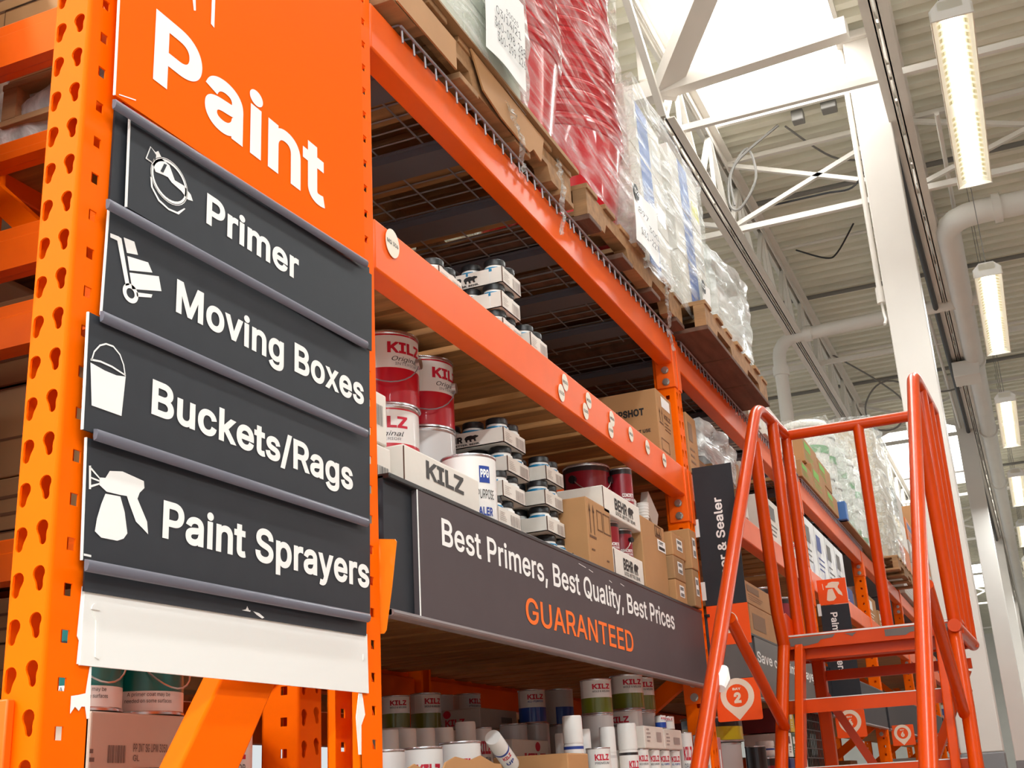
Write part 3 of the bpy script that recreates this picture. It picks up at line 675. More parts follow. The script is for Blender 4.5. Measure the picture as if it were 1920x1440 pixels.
for b in (2, 3, 4, 5):
    t = long_board('long dark sign board of the %s bay along the aisle' % ORD[b], PY[b]+.08, PY[b+1]-.005, 1.853, 2.081)
    m = MB(); m.box(.0015, .0125, PY[b]+.1, PY[b+1]-.02, 1.854, 2.077); m.build('face_panel', CHAR, t, smooth=0)

# bay number signs standing out from the posts (faces look along -Y)
def plate(r, nm, x0, x1, z0, z1, y, mt, rad=0.):
    m = MB(); q = rrect(x0, x1, z0, z1, rad) if rad else [(x0, z0), (x1, z0), (x1, z1), (x0, z1)]
    m.poly(q, (0, y, 0), X, Z, depth=-.003); return m.build(nm, mt, r, smooth=0)
BEIGE = mat('bay_pin_print', (238, 222, 200), .5)
def pin(r, cx, cz, s, y, num):
    c = arc(cx, cz, .054*s, -.25*pi+.08, 1.25*pi-.08, 28)
    m = MB(); m.poly(c+[(cx, cz-.075*s)], (0, y, 0), X, Z, holes=[arc(cx, cz, .0355*s, 0, 2*pi*23/24, 23)]); m.build('pin_icon', BEIGE, r, smooth=0, recalc=False)
    m = MB(); text(m, 'BAY', (cx, y, cz+.017*s), X, Z, .0075*s, .027*s, bold=.05, align='c'); text(m, num, (cx, y, cz-.023*s), X, Z, .033*s, None, bold=.05, align='c')
    m.build('lettering', BEIGE, r, smooth=0, recalc=False)
def gun(r, x0, x1, z0, z1, y):
    P = [[(.075, 1.9273), (.0815, 1.9371), (.1032, 1.9413), (.1417, 1.9378), (.1433, 1.9295), (.135, 1.9218), (.1317, 1.9139), (.1508, 1.8894), (.1538, 1.8743), (.1309, 1.8858), (.1128, 1.9134), (.0653, 1.9171), (.0652, 1.9257)], [(.0764, 1.9088), (.1017, 1.9106), (.117, 1.8692), (.1004, 1.8576), (.0736, 1.8568), (.0627, 1.8623), (.0705, 1.8954)], [(.0469, 1.9357), (.0503, 1.9365), (.0526, 1.9093), (.0492, 1.9086)]]
    m = MB()
    for q in P: m.poly([(x0+(a-.047)/.107*(x1-x0), z0+(b-1.857)/.084*(z1-z0)) for a, b in q], (0, y, 0), X, Z)
    m.build('icon', BEIGE, r, smooth=0, recalc=False)
def baysign(num, y, label):
    r = thing('bay_sign', label, 'sign', (.075, y, 1.75), 'bay number signs')
    plate(r, 'number_plate', .005, .148, 1.745, 1.874, y, BAYOR, .006); pin(r, .0745, 1.822, 1, y-.0034, num)
    for z in (2.34, 2.13) if num in '24' else (1.84,):
        m = MB(); m.box(-.008, .009, y-.006, y+.001, z, z+.06); m.build('clip', WHITEP, r, smooth=0)
    return r
r = baysign('2', 2.918, 'bay 2 sign with Primer and Sealer on black above an orange pin plate')
plate(r, 'title_plate', .004, .139, 2.111, 2.577, 2.918, CHAR); plate(r, 'icon_plate', .004, .14, 1.982, 2.110, 2.918, BAYOR); plate(r, 'blank_plate', .004, .14, 1.876, 1.981, 2.918, mat('grey_sign', (96, 94, 92), .4))
m = MB(); text(m, 'Primer & Sealer', (.0935, 2.9146, 2.134), Z, -X, .0295, .331, bold=.022); m.build('lettering', PRINTW, r, smooth=0, recalc=False)
m = MB()
m.poly(arc(.071, 2.055, .033, 0, pi, 14)+arc(.071, 2.055, .030, pi, 0, 14), (0, 2.9146, 0), X, Z)
m.poly([(.028, 2.048), (.036, 2.053), (.05, 2.05), (.036, 2.043)], (0, 2.9146, 0), X, Z); m.poly([(.06, 2.052), (.104, 2.047), (.10, 2.02), (.066, 2.018)], (0, 2.9146, 0), X, Z, holes=[[(.07, 2.045), (.098, 2.043), (.096, 2.026), (.074, 2.024)]])
m.build('icon', BEIGE, r, smooth=0, recalc=False)
r = baysign('4', 5.3, 'bay 4 sign seen through the ladder, Paint Sprayers on black and a spray-gun icon')
plate(r, 'icon_plate', .004, .148, 2.393, 2.52, 5.3, BAYOR); gun(r, .03, .125, 2.41, 2.505, 5.2964); plate(r, 'title_plate', .004, .148, 1.876, 2.39, 5.3, CHAR)
m = MB(); text(m, 'Paint Sprayers', (.052, 5.2964, 2.352), -Z, X, .034, .30, bold=.022); m.build('lettering', PRINTW, r, smooth=0, recalc=False)
for n_, y in (('6', 7.6), ('8', 9.9), ('10', 12.2)): baysign(n_, y, 'orange pin plate numbered %s far along the rack' % n_)

# round price stickers on the middle beam
def sticker(y, z, rr, label, t1=None, rot=0.):
    r = thing('round_sticker', label, 'sticker', (.001, y, z), 'round stickers on the middle beam')
    m = MB(); m.poly([(y+rr*.92*cos(a*pi/14), z+rr*sin(a*pi/14)) for a in range(28)], (.0012, 0, 0), Y, Z, depth=.0006); m.build('disc', mat('sticker_cream', (242, 232, 214), .5), r, smooth=0)
    m = MB(); text(m, t1, (.0016, y, z-.004), Vector((0, 1, rot)), Z, .008, rr*1.5, bold=.01, align='c'); m.build('lettering', PRINTK, r, smooth=0, recalc=False)
sticker(.811, 2.5375, .0285, 'round sticker marked MQ 304 near the tall sign', 'MQ 304')
for i, (y, z) in enumerate(((1.7108, 2.5301), (1.679, 2.4935), (1.8853, 2.5311), (1.8544, 2.4935), (2.0764, 2.5317), (2.0571, 2.4935), (2.2466, 2.5297), (2.4089, 2.5299), (2.5872, 2.5299))):
    sticker(y, z, .0225, 'cream round sticker on the middle orange beam, %s along after the gap' % ORD[i], '6100' if i % 2 else 'MQ30')

# ---------------------------------------------------------------- goods: makers
CANW = mat('can_label_white', (238, 236, 232), .3, coat=.3); CANGY = mat('can_back_label', (214, 212, 210), .35, coat=.3)
CRED = mat('can_label_red', (200, 10, 40), .3, coat=.3); COLV = mat('can_label_olive', (112, 122, 22), .3, coat=.3)
CBLU = mat('can_label_blue', (22, 74, 170), .3, coat=.3); CMAR = mat('can_label_maroon', (140, 22, 38), .28, coat=.4)
CBLK = mat('can_label_black', (38, 34, 36), .3, coat=.3); CTEAL = mat('tub_teal', (0, 112, 106), .3, coat=.3)
CYEL = mat('can_label_yellow', (222, 196, 26), .35, coat=.3); CLIL = mat('can_label_lilac', (196, 186, 216), .35)
JBLU = mat('jar_label_blue', (30, 130, 176), .35); OLVT = mat('label_text_pale', (226, 226, 200), .5); ZTXT = mat('label_text_grey', (120, 120, 124), .5)
STY = {  # bands bottom to top: (fraction, front material, back material)
 'red': [(.5, CRED, CRED), (.97, CANW, CANW), (1, CRED, CRED)], 'green': [(.46, COLV, COLV), (1, CANW, CANGY)], 'blue': [(.46, CBLU, CBLU), (1, CANW, CANGY)],
 'white': [(1, CANW, CANGY)], 'back': [(1, CANGY, CANGY)], 'maroon': [(.86, CMAR, CBLK), (1, CBLK, CBLK)], 'teal': [(.24, CANW, CANW), (1, CTEAL, CTEAL)],
 'yellow': [(.62, CYEL, CYEL), (1, CBLK, CBLK)], 'ppg': [(.07, CBLU, CBLU), (.12, CBLK, CBLK), (.3, CLIL, CLIL), (1, CANW, CANW)], 'whiteblue': [(.5, CBLU, CANGY), (1, CANGY, CANGY)]}
def lines_cyl(mb, c, r, th, w_, z, n, pitch, t_, mi=0, seed=1):
    q = random.Random(seed)
    for i in range(n):
        a0 = th-w_/2/r; a1 = a0+w_/r*q.uniform(.55, 1); zz = z-i*pitch; k = 5
        for j in range(k):
            u, v = a0+(a1-a0)*j/k, a0+(a1-a0)*(j+1)/k
            mb.face([(c[0]+r*cos(u), c[1]+r*sin(u), zz), (c[0]+r*cos(v), c[1]+r*sin(v), zz), (c[0]+r*cos(v), c[1]+r*sin(v), zz+t_), (c[0]+r*cos(u), c[1]+r*sin(u), zz+t_)], mi)
def can(nm, label, x, y, z0, r, h, style, th=-62, group=None, tt=None, brand='KILZ', back=False, bail=None, n=40, cat='paint can'):
    # tin with rims, wrapped label and lettering; th = compass of the label's middle (degrees)
    t = thing(nm, label, cat, (x, y, z0), group); c = (x, y, z0); a = radians(th); bands = STY[style]; k = min(1, r/.08)
    ms = []; prof = [(r*.985, .006*k)]; idx = []
    for f, fr, bk in bands:
        for q in (fr, bk):
            if q not in ms: ms.append(q)
        prof.append((r*.985, .006*k+(h-.014*k)*f)); idx.append((ms.index(fr), ms.index(bk)))
    def mf(i, j):
        d = (2*pi*(j+.5)/n-a+pi) % (2*pi)-pi
        return idx[i][0] if abs(d) < 1.35 else idx[i][1]
    MB().lathe(prof, c, n, mf=mf).build('label', ms, t)
    rim = mat('can_rim_metal', (200, 198, 200), .25, metal=.85)
    MB().lathe([(r*.985, h-.009*k), (r, h-.007*k), (r*1.012, h-.003*k), (r*1.0, h), (r*.94, h), (r*.91, h-.005*k), (r*.7, h-.005*k), (.0005, h-.005*k)], c, n).build('lid', rim, t)
    MB().lathe([(.0005, .003), (r*.95, .003), (r*.97, 0), (r*1.012, .001*k), (r*1.008, .005*k), (r*.985, .007*k)], c, n).build('base_rim', rim, t)
    R = r*.985+.0007
    def tx(s, dz, hh, ww, m_, bold=.03, da=0., nm_='lettering'):
        m = MB(); text_cyl(m, s, c, R, a+da, dz*h, hh*h, ww, bold=bold); m.build(nm_, m_, t, smooth=0, recalc=False)
    if back or style == 'back':
        m = MB(); lines_cyl(m, c, R, a, r*1.1, h*.86, 11, h*.062, h*.018, seed=int(1000*y)); m.build('small_print', ZTXT, t, smooth=0, recalc=False)
    elif style in ('red', 'green', 'blue', 'white'):
        tx(brand, .69, .15, r*1.25, PRINTR, .035)
        if style == 'red':
            tx('Original', .585, .06, r*1.0, PRINTK, .0); tx('INTERIOR', .53, .035, r*.8, ZTXT, .0)
            m = MB(); lines_cyl(m, c, R, a+.1, r*.7, h*.42, 2, h*.055, h*.03, seed=3); lines_cyl(m, c, R, a+.1, r*.8, h*.32, 9, h*.03, h*.012, seed=4); m.build('small_print', CANW, t, smooth=0, recalc=False)
            m = MB(); lines_cyl(m, c, R, a-.75, r*.5, h*.36, 10, h*.028, h*.01, seed=5); m.build('small_print', OLVT, t, smooth=0, recalc=False)
        else:
            tx({'green': 'MOLD & MILDEW', 'blue': 'ALL-PURPOSE', 'white': tt or 'PREMIUM'}[style], .6, .055, r*1.25, ZTXT if style != 'blue' else PRINTB, .02)
            m = MB(); lines_cyl(m, c, R, a, r*1.1, h*.55, 1, h*.04, h*.012); m.build('small_print', ZTXT, t, smooth=0, recalc=False)
            if style != 'white':
                m = MB(); lines_cyl(m, c, R, a+.1, r*1.1, h*.41, 7, h*.05, h*.014, seed=6); m.build('small_print', OLVT, t, smooth=0, recalc=False)
                m = MB()
                for q in range(9): lines_cyl(m, c, R, a-.95+q*.035, r*.02, h*.08, 1, .01, h*.1)
                m.build('barcode', PRINTW, t, smooth=0, recalc=False)
    elif style == 'maroon':
        tx('CONCRETE', .2, .1, r*1.2, PRINTW, .02, .5); tx('& GARAGE FLOOR', .1, .07, r*1.2, PRINTW, .02, .5)
        m = MB(); lines_cyl(m, c, R, a, r*1.2, h*.9, 1, .01, h*.03); m.build('small_print', PRINTW, t, smooth=0, recalc=False)
    elif style == 'ppg':
        q = MB(); k2 = 10
        for i in range(k2):
            u, v = a+.55-.22+.44*i/k2, a+.55-.22+.44*(i+1)/k2; z1, z2 = h*.74, h*.89
            q.face([(x+R*cos(u), y+R*sin(u), z0+z1), (x+R*cos(v), y+R*sin(v), z0+z1), (x+R*cos(v), y+R*sin(v), z0+z2), (x+R*cos(u), y+R*sin(u), z0+z2)])
        q.build('logo', PRINTB, t, smooth=0, recalc=False); c2 = R; R += .0006
        tx('PPG', .785, .075, r*.36, PRINTW, .04, .55); tx('GENERAL PURPOSE', .6, .08, r*1.5, PRINTK, .0, .2)
        tx('SEALER', .45, .075, r*.9, PRINTB, .03, .4)
        m = MB(); lines_cyl(m, c, R, a+.3, r*1.1, h*.39, 3, h*.035, h*.015); m.build('small_print', PRINTK, t, smooth=0, recalc=False)
    elif style == 'teal':
        tx('ZERO VOC', .24, .045, r*.7, PRINTK, 0, -.9); tx('A primer coat may be', .2, .04, r*1.0, PRINTK, 0, .25); tx('needed on some surfaces', .13, .04, r*1.1, PRINTK, 0, .25)
    elif style == 'yellow':
        m = MB(); lines_cyl(m, c, R, a+.3, r*.8, h*.5, 7, h*.06, h*.02); m.build('small_print', CBLK, t, smooth=0, recalc=False)
    if bail:                                                        # wire handle hanging from two ears
        e0, e1, drop = bail; zb = z0+h*.62
        P0 = Vector((x+r*1.02*cos(radians(e0)), y+r*1.02*sin(radians(e0)), zb)); P1 = Vector((x+r*1.02*cos(radians(e1)), y+r*1.02*sin(radians(e1)), zb)); pts = []
        for i in range(13):
            u = i/12; g = e0+(e1-e0)*u; rr = r*1.05+.012*sin(pi*u)
            pts.append((x+rr*cos(radians(g)), y+rr*sin(radians(g)), zb-drop*sin(pi*u)))
        MB().tube(pts, .0014, 6).build('bail_handle', STEEL if style != 'red' else ZINC, t)
        for e in (e0, e1):
            d = Vector((cos(radians(e)), sin(radians(e)), 0)); p = Vector((x, y, zb))
            MB().cyl(p+d*r*.98, p+d*(r*1.0+.008), .009*k+.004, 12).build('ear', BLACKP if style in ('teal', 'maroon') else STEEL, t)
    return t
def carton(label, x0, x1, y0, y1, z0, z1, mt, cat='box', group=None, nm='carton', rz=0, tape=False, edge=None):
    t = thing(nm, label, cat, ((x0+x1)/2, (y0+y1)/2, z0), group)
    m = MB(); m.box(x0, x1, y0, y1, z0, z1); m.build('box_body', mt, t, smooth=0, bevel=.003)
    if edge:
        m = MB(); m.box(x1-.0012, x1+.0006, y0-.0006, y0+.0014, z0+.004, z1-.004); m.build('edge_seam', edge, t, smooth=0)
    if rz: t.rotation_euler[2] = rz
    t['_b'] = (x0, x1, y0, y1, z0, z1)
    return t
class Face:
    # printing surface on a carton: 'x' = side looking along +X, 'y' = side looking along -Y; coordinates 0..1 across and up
    def __init__(s, t, side):
        x0, x1, y0, y1, z0, z1 = t['_b']; s.t = t; s.m = MB()
        if side == 'x': s.O, s.U, s.w, s.h = Vector((x1+.0009, y0, z0)), Y, y1-y0, z1-z0
        else: s.O, s.U, s.w, s.h = Vector((x0, y0-.0009, z0)), X, x1-x0, z1-z0
    def p(s, u, v): return s.O+s.U*u*s.w+Z*v*s.h
    def text(s, t, u, v, h, w_=None, bold=.03): text(s.m, t, s.p(u, v), s.U, Z, h*s.h, w_*s.w if w_ else None, bold=bold); return s
    def rect(s, u0, u1, v0, v1): s.m.face([s.p(u0, v0), s.p(u1, v0), s.p(u1, v1), s.p(u0, v1)]); return s
    def frame(s, u0, u1, v0, v1, t_=.012):
        a = t_*s.h/s.w; return s.rect(u0, u1, v0, v0+t_).rect(u0, u1, v1-t_, v1).rect(u0, u0+a, v0, v1).rect(u1-a, u1, v0, v1)
    def code(s, u0, u1, v0, v1, seed=1): barcode(s.m, s.p(u0, v0), s.U, Z, (u1-u0)*s.w, (v1-v0)*s.h, seed=seed); return s
    def lines(s, u, v, w_, n, pitch, th, seed=1): lines(s.m, s.p(u, v), s.U, Z, w_*s.w, n, pitch*s.h, th*s.h, seed=seed); return s
    def poly(s, pts): s.m.poly([(a*s.w, b*s.h) for a, b in pts], s.O, s.U, Z); return s
    def arrows(s, u0, u1, v0, v1):
        a = (u1-u0)/2; 
        for q in (u0+a*.45, u1-a*.45): s.rect(q-a*.1, q+a*.1, v0+.04, v1-.06); s.poly([(q-a*.3, v1-.08), (q+a*.3, v1-.08), (q, v1)])
        return s.rect(u0, u1, v0, v0+.02)
    def done(s, mt=PRINTK, nm='print'): s.m.build(nm, mt, s.t, smooth=0, recalc=False); return s
def nob(t):
    if '_b' in t: del t['_b']
BEAR = [(0, .55), (.06, .8), (.2, .95), (.45, 1), (.6, .9), (.78, .98), (.85, .9), (.95, .85), (1, .7), (.9, .6), (.8, .55), (.78, .4), (.8, .12), (.86, .05), (.7, 0), (.66, .3), (.56, .38), (.48, .3), (.5, .08), (.54, 0), (.38, 0), (.34, .3), (.26, .36), (.2, .26), (.2, .08), (.24, 0), (.1, 0), (.06, .3)]
def bear(f, u, v, w_, h): f.poly([(u+a*w_, v+b*h) for a, b in BEAR])
def tray(label, x1, y0, z0, lx=.244, ly=.122, hh=.037, logo=True, full=True, group='white jar trays', shift=0):
    # open-topped carton tray: floor and four walls; corner nearest the camera at (x1, y0)
    x0, y1 = x1-lx, y0+ly; t = thing('jar_tray', label, 'tray', ((x0+x1)/2, (y0+y1)/2, z0), group); m = MB(); w_ = .0018
    m.box(x0, x1, y0, y1, z0, z0+.002); m.box(x1-w_, x1, y0, y1, z0, z0+hh); m.box(x0, x0+w_, y0, y1, z0, z0+hh); m.box(x0, x1, y0, y0+w_, z0, z0+hh); m.box(x0, x1, y1-w_, y1, z0, z0+hh)
    m.build('tray_body', CARTW, t, smooth=0)
    m = MB(); m.box(x1-.0012, x1+.0006, y0-.0006, y0+.0016, z0, z0+hh); m.build('edge_seam', mat('carton_edge_brown', (96, 66, 50), .7), t, smooth=0)
    t['_b'] = (x0, x1, y0, y1, z0, z0+hh)
    f = Face(t, 'x'); f.code(.55, .95, .12, .78, seed=int(z0*1000)); f.lines(.07, .7, .3, 5, .12, .03, seed=int(z0*999)); f.done(mat('faint_print', (176, 164, 158), .6))
    if logo: f = Face(t, 'y'); f.text('BEHR', .33, .34, .42, .24, .05); bear(f, .59, .34, .15, .42); f.text('GOOD. BETTER. BEHR.', .33, .12, .12, .42, .03); f.done()
    nob(t); return t
JARP = []
def jar(label, x, y, z0, h=.0635):
    if not JARP:
        t = thing('sample_jar', label, 'jar', (0, 0, 0), 'white jars in trays'); r = .0282
        MB().lathe([(.0005, .001), (r*.94, 0), (r, .004), (r, .036), (r*.97, .041), (r*.86, .0445), (r*.86, .049)], n=24).build('jar_body', WHITEP, t)
        MB().lathe([(r*.9, .0475), (r*.93, .0485), (r*.93, .0605), (r*.88, .063), (.0005, .063)], n=24).build('lid', BLACKP, t)
        MB().lathe([(r*1.006, .03), (r*1.006, .0365), (r*.98, .0415)], n=24, mf=lambda i, j: 0 if 11 <= j <= 21 else 1).build('jar_label', [JBLU, WHITEP], t)
        JARP.append(t); return t
    return dup(JARP[0], (x, y, z0), rnd.uniform(-.7, .7), label)
def fill(lab, x1, y0, z0, n=4, lx=.244, ly=.122):
    px = lx/n; py = ly/2; w_ = ('front', 'second', 'third', 'fourth')
    for i in range(n):
        q = jar('near-side %s jar in %s' % (w_[i], lab), x1-px*(i+.5), y0+py*.5, z0+.0022)
        if len(JARP) == 1 and q is JARP[0]: q.location = (x1-px*(i+.5), y0+py*.5, z0+.0022)
    jar('far-side front jar in %s' % lab, x1-px*.5, y0+py*1.5, z0+.0022)
def aerosol(label, x, y, z0, r, h, bandm=None, sub='UP', th=-64, group='white capped spray cans', txt=True, body=None, cap_h=.32):
    t = thing('spray_can', label, 'spray can', (x, y, z0), group); c = (x, y, z0); k = 1-cap_h
    MB().lathe([(.0005, .002), (r*.9, 0), (r, .006), (r, h*k-.008), (r*.93, h*k-.002), (r*.93, h*k)], c, 28, mf=lambda i, j: 0).build('can_body', body or CANW, t)
    MB().lathe([(r*.985, h*k-.002), (r*1.0, h*k), (r*.985, h*.97), (r*.93, h), (.0005, h)], c, 28).build('cap', WHITEP, t)
    MB().lathe([(r*1.004, h*k-.016), (r*1.004, h*k-.009)], c, 28).build('band', PRINTB if bandm is None else bandm, t)
    if txt:
        m = MB(); text_cyl(m, 'KILZ', c, r+.0008, radians(th+25), h*(k-.25), h*.1, r*1.2, bold=.035); m.build('lettering', PRINTR, t, smooth=0, recalc=False)
        m = MB(); text_cyl(m, sub, c, r+.0008, radians(th+25), h*(k-.42), h*.09, r*1.1, bold=.03); m.build('lettering', PRINTB if bandm is None else ZTXT, t, smooth=0, recalc=False)
    return t

# ---------------------------------------------------------------- first bay, sign-level shelf (z = 2.0)
EDGE = mat('carton_edge_brown', (96, 66, 50), .7)
S1 = 2.0
c = carton('large white carton in bold dark capitals standing on the long sign board', -.37, -.03, .893, 1.222, S1, 2.176, CARTW, edge=EDGE)
Face(c, 'x').text('KILZ', .267, .735, .2, .5, .03).done(mat('dark_grey_print', (70, 68, 66), .6)); nob(c)
c = carton('white carton with barcode half hidden behind the far sign post', -.16, -.031, .76, .845, S1, 2.152, CARTW); Face(c, 'x').code(.2, .9, .4, .75).done(PRINTG); nob(c)
c = carton('upper white carton with barcode stacked behind the far sign post', -.16, -.031, .757, .833, 2.154, 2.25, CARTW); Face(c, 'x').code(.35, .8, .35, .75, 4).done(PRINTG); nob(c)
carton('plain white carton behind the blue-lettered white tin', -.36, -.150, 1.235, 1.46, S1, 2.168, CARTW); 
G = 'red and white gallon tins'
can('gallon_can', 'red and white tin, upper of the pair on the large white carton', -.229, 1.197, 2.3475, .0735, .168, 'red', -22, G, bail=(-118, 8, .06))
can('gallon_can', 'red and white tin, lower of the pair on the large white carton', -.229, 1.19, 2.1785, .0735, .168, 'red', -58, G)
can('gallon_can', 'red and white tin, upper of the pair right of the large white carton', -.222, 1.356, 2.3385, .0735, .168, 'red', -8, G, bail=(-120, 12, .07))
can('gallon_can', 'white tin turned label away, lower of the pair right of the large white carton', -.222, 1.356, 2.1695, .0735, .168, 'back', -55, G)
can('gallon_can', 'tall white tin with a blue logo beside the large white carton', -.085, 1.292, S1+.001, .0605, .243, 'ppg', -62)
for i, (x1, y0) in enumerate(((-.08, 1.44), (-.075, 1.44), (-.08, 1.43), (-.08, 1.467), (-.08, 1.502), (-.08, 1.487))):
    n_ = ('lowest', 'second', 'third', 'fourth', 'fifth', 'top')[i]; z = S1+.0015+.0665*i
    lb = 'the %s tray of the left jar stack' % n_
    tray('white jar tray with barcode end, %s of the left stack' % n_, x1, y0, z, ly=.132); fill(lb, x1, y0, z, ly=.132)
MB().box(-.33, -.075, 1.74, 1.875, S1, 2.033).build('carton_pad', KRAFT, smooth=0)
tag(bpy.data.objects['carton_pad'], 'flat kraft pad under the right jar stack', 'cardboard pad')
for i, (x1, y0) in enumerate(((-.08, 1.75), (-.08, 1.765), (-.08, 1.734), (-.08, 1.731), (-.08, 1.749))):
    n_ = ('lowest', 'second', 'third', 'fourth', 'top')[i]; z = 2.0345+.0665*i
    tray('white jar tray with barcode end, %s of the right stack' % n_, x1, y0, z, logo=False); fill('the %s tray of the right jar stack' % n_, x1, y0, z)
c = carton('kraft carton printed AEROSOL standing on the sign board', -.27, -.02, 1.862, 2.052, S1, 2.272, KRAFT)
f = Face(c, 'y'); f.text('12-AEROSOL', .3, .86, .05, .42, .03).text('DO NOT USE', .45, .36, .05, .4, .03).lines(.5, .5, .35, 2, .03, .008).text('Original', .3, .14, .1, .5, .0).text('PRIMER', .55, .03, .06, .35); f.done()
f = Face(c, 'x'); f.arrows(.05, .32, .62, .95).frame(.4, .62, .72, .92).frame(.66, .95, .72, .92).text('LEVEL 3', .2, .06, .06, .28, 0).text('HOLD', .7, .06, .06, .2, 0).lines(.1, .5, .2, 1, .03, .015).lines(.7, .45, .15, 1, .03, .015); f.done(mat('brown_print', (110, 76, 50), .7)); nob(c)
def behr(label, x0, x1, y0, y1, z0, z1):
    c = carton(label, x0, x1, y0, y1, z0, z1, CARTW, edge=EDGE)
    f = Face(c, 'x'); q = .028/(z1-z0); v = (z1-.05-z0)/(z1-z0); f.text('BEHR', .29, v, q*1.15, .33, .03); bear(f, .65, v, .16, q*1.1); f.text('GOOD. BETTER. BEHR.', .3, v-q*.5, q*.36, .55, .01); f.done(); nob(c)
behr('white carton with a bear logo, lower one on the sign board', -.30, -.02, 2.06, 2.318, S1, 2.172)
behr('white carton with a bear logo, upper one carrying maroon tins', -.36, -.02, 2.006, 2.33, 2.2585, 2.332)
M_ = 'maroon tins among the white cartons'
can('quart_can', 'maroon tin standing between the two bear-logo cartons', -.065, 2.27, 2.1735, .034, .0835, 'maroon', -70, M_, bail=(-130, -20, .035)); can('quart_can', 'maroon tin between the bear-logo cartons, nearer the kraft carton', -.065, 2.15, 2.1735, .034, .0835, 'maroon', -70, M_)
can('gallon_can', 'large maroon tin on top of the upper bear-logo carton', -.15, 2.262, 2.3335, .0695, .12, 'maroon', -62, M_, bail=(-105, 0, .045))
can('quart_can', 'smaller maroon tin at the front of the upper bear-logo carton', -.06, 2.305, 2.3335, .034, .11, 'maroon', -66, M_)
c = carton('tall kraft carton with arrows and a white label', -.28, -.02, 2.335, 2.575, S1, 2.312, KRAFT)
Face(c, 'x').frame(.58, .85, .87, .985).arrows(.62, .81, .885, .975).done(mat('brown_print', (110, 76, 50), .7)); Face(c, 'x').rect(.645, .99, .745, .855).done(PRINTW, 'paper_label')
f = Face(c, 'x'); f.O += X*.0004; f.text('CRT', .7, .81, .03, .2, .03).rect(.69, .95, .76, .79); f.done(); nob(c)
for nm_, x, y, r, z1, w_ in (('nearer', -.10, 2.50, .021, 2.40, 'left'), ('farther', -.07, 2.54, .018, 2.392, 'right')):
    t = thing('plastic_cup_stack', 'small stack of white plastic cups on the tall kraft carton, %s' % nm_, 'cups', (x, y, 2.313), 'white cups on the tall carton')
    pr = [(.0005, 0), (r*.8, 0)]+[q for i in range(6) for q in ((r*.86+i*.0006, .03+i*.009), (r+i*.0003, .031+i*.009), (r+i*.0003, .034+i*.009))]+[(r*.9, z1-2.313), (.0005, z1-2.316)]
    MB().lathe(pr, (x, y, 2.313), 24).build('cups', WHITEP, t)
o = MB().box(-.012, .012, -.055, .055, 0, .075).build('small_carton', CARTG, smooth=0, bevel=.002); o.rotation_euler = (radians(-32), 0, 0)
tag(o, 'small greyish carton tipped over on the tall kraft carton', 'box'); o.location = (-.07, 2.585, 2.345)
SB = 'small kraft boxes by the second post'
BOXES = [('top box of the left small kraft stack', -.16, 0, 2.59, 2.735, 2.2315, 2.304), ('middle box of the left small kraft stack', -.16, 0, 2.585, 2.708, 2.158, 2.2305), ('third box of the left small kraft stack', -.16, 0, 2.585, 2.70, 2.0855, 2.157), ('bottom box of the left small kraft stack', -.16, 0, 2.585, 2.70, S1, 2.0845),
         ('top box of the right small kraft stack, against the post', -.16, .018, 2.738, 2.816, 2.209, 2.338), ('middle box of the right small kraft stack, against the post', -.16, .016, 2.738, 2.812, 2.09, 2.208), ('bottom box of the right small kraft stack, against the post', -.16, -.002, 2.738, 2.812, S1, 2.089)]
for i, (l, *b) in enumerate(BOXES):
    c = carton(l, *b, KRAFT2 if i % 2 else KRAFT, group=SB); Face(c, 'x').rect(.3, .75, .3, .8).done(PRINTW, 'paper_label')
    f = Face(c, 'x'); f.O += X*.0004; f.rect(.36, .68, .6, .74).rect(.38, .7, .34, .48); f.done(PRINTG); nob(c)
# ---------------------------------------------------------------- first bay, middle shelf (z = 2.562)
S2 = 2.5635
for l, x1, y0, zs, lg in (('the left jar stack on the middle shelf', -.03, 1.07, 1, False), ('the tall jar stack on the middle shelf', -.03, 1.40, 3, True), ('the right jar stack on the middle shelf', -.03, 1.57, 1, False)):
    for i in range(zs):
        n_ = ('lowest', 'second', 'top')[i] if zs > 1 else 'only'; z = S2+.0675*i+(.022 if y0 == 1.57 else 0)
        if y0 == 1.57: tag(MB().box(x1-.25, x1, y0, y0+.122, S2, S2+.021).build('carton_pad', CARTW, smooth=0), 'flat white pad under the right jar tray on the middle shelf', 'cardboard pad')
        tray('white jar tray, %s of %s' % (n_, l), x1, y0+(.012 if i == 2 else 0), z, ly=.112, logo=lg, hh=.04); fill('the %s tray of %s' % (n_, l), x1, y0+(.012 if i == 2 else 0), z, ly=.112)
c = carton('large kraft carton on the middle shelf by the second post', -.30, -.02, 2.637, 2.815, S2, 2.79, KRAFT)
f = Face(c, 'y'); f.text('KILZ UPSHOT', .22, .62, .11, .62, .04).lines(.36, .56, .3, 1, .03, .02).text('DO NOT USE', .6, .36, .05, .3, .03); f.done()
f = Face(c, 'x'); f.arrows(.08, .34, .5, .74).text('KILZ', .42, .62, .07, .4, .04).lines(.42, .55, .4, 3, .05, .015).frame(.1, .6, .1, .28); f.done(mat('brown_print', (110, 76, 50), .7)); Face(c, 'x').rect(.3, .85, .78, .94).done(PRINTW, 'paper_label'); nob(c)
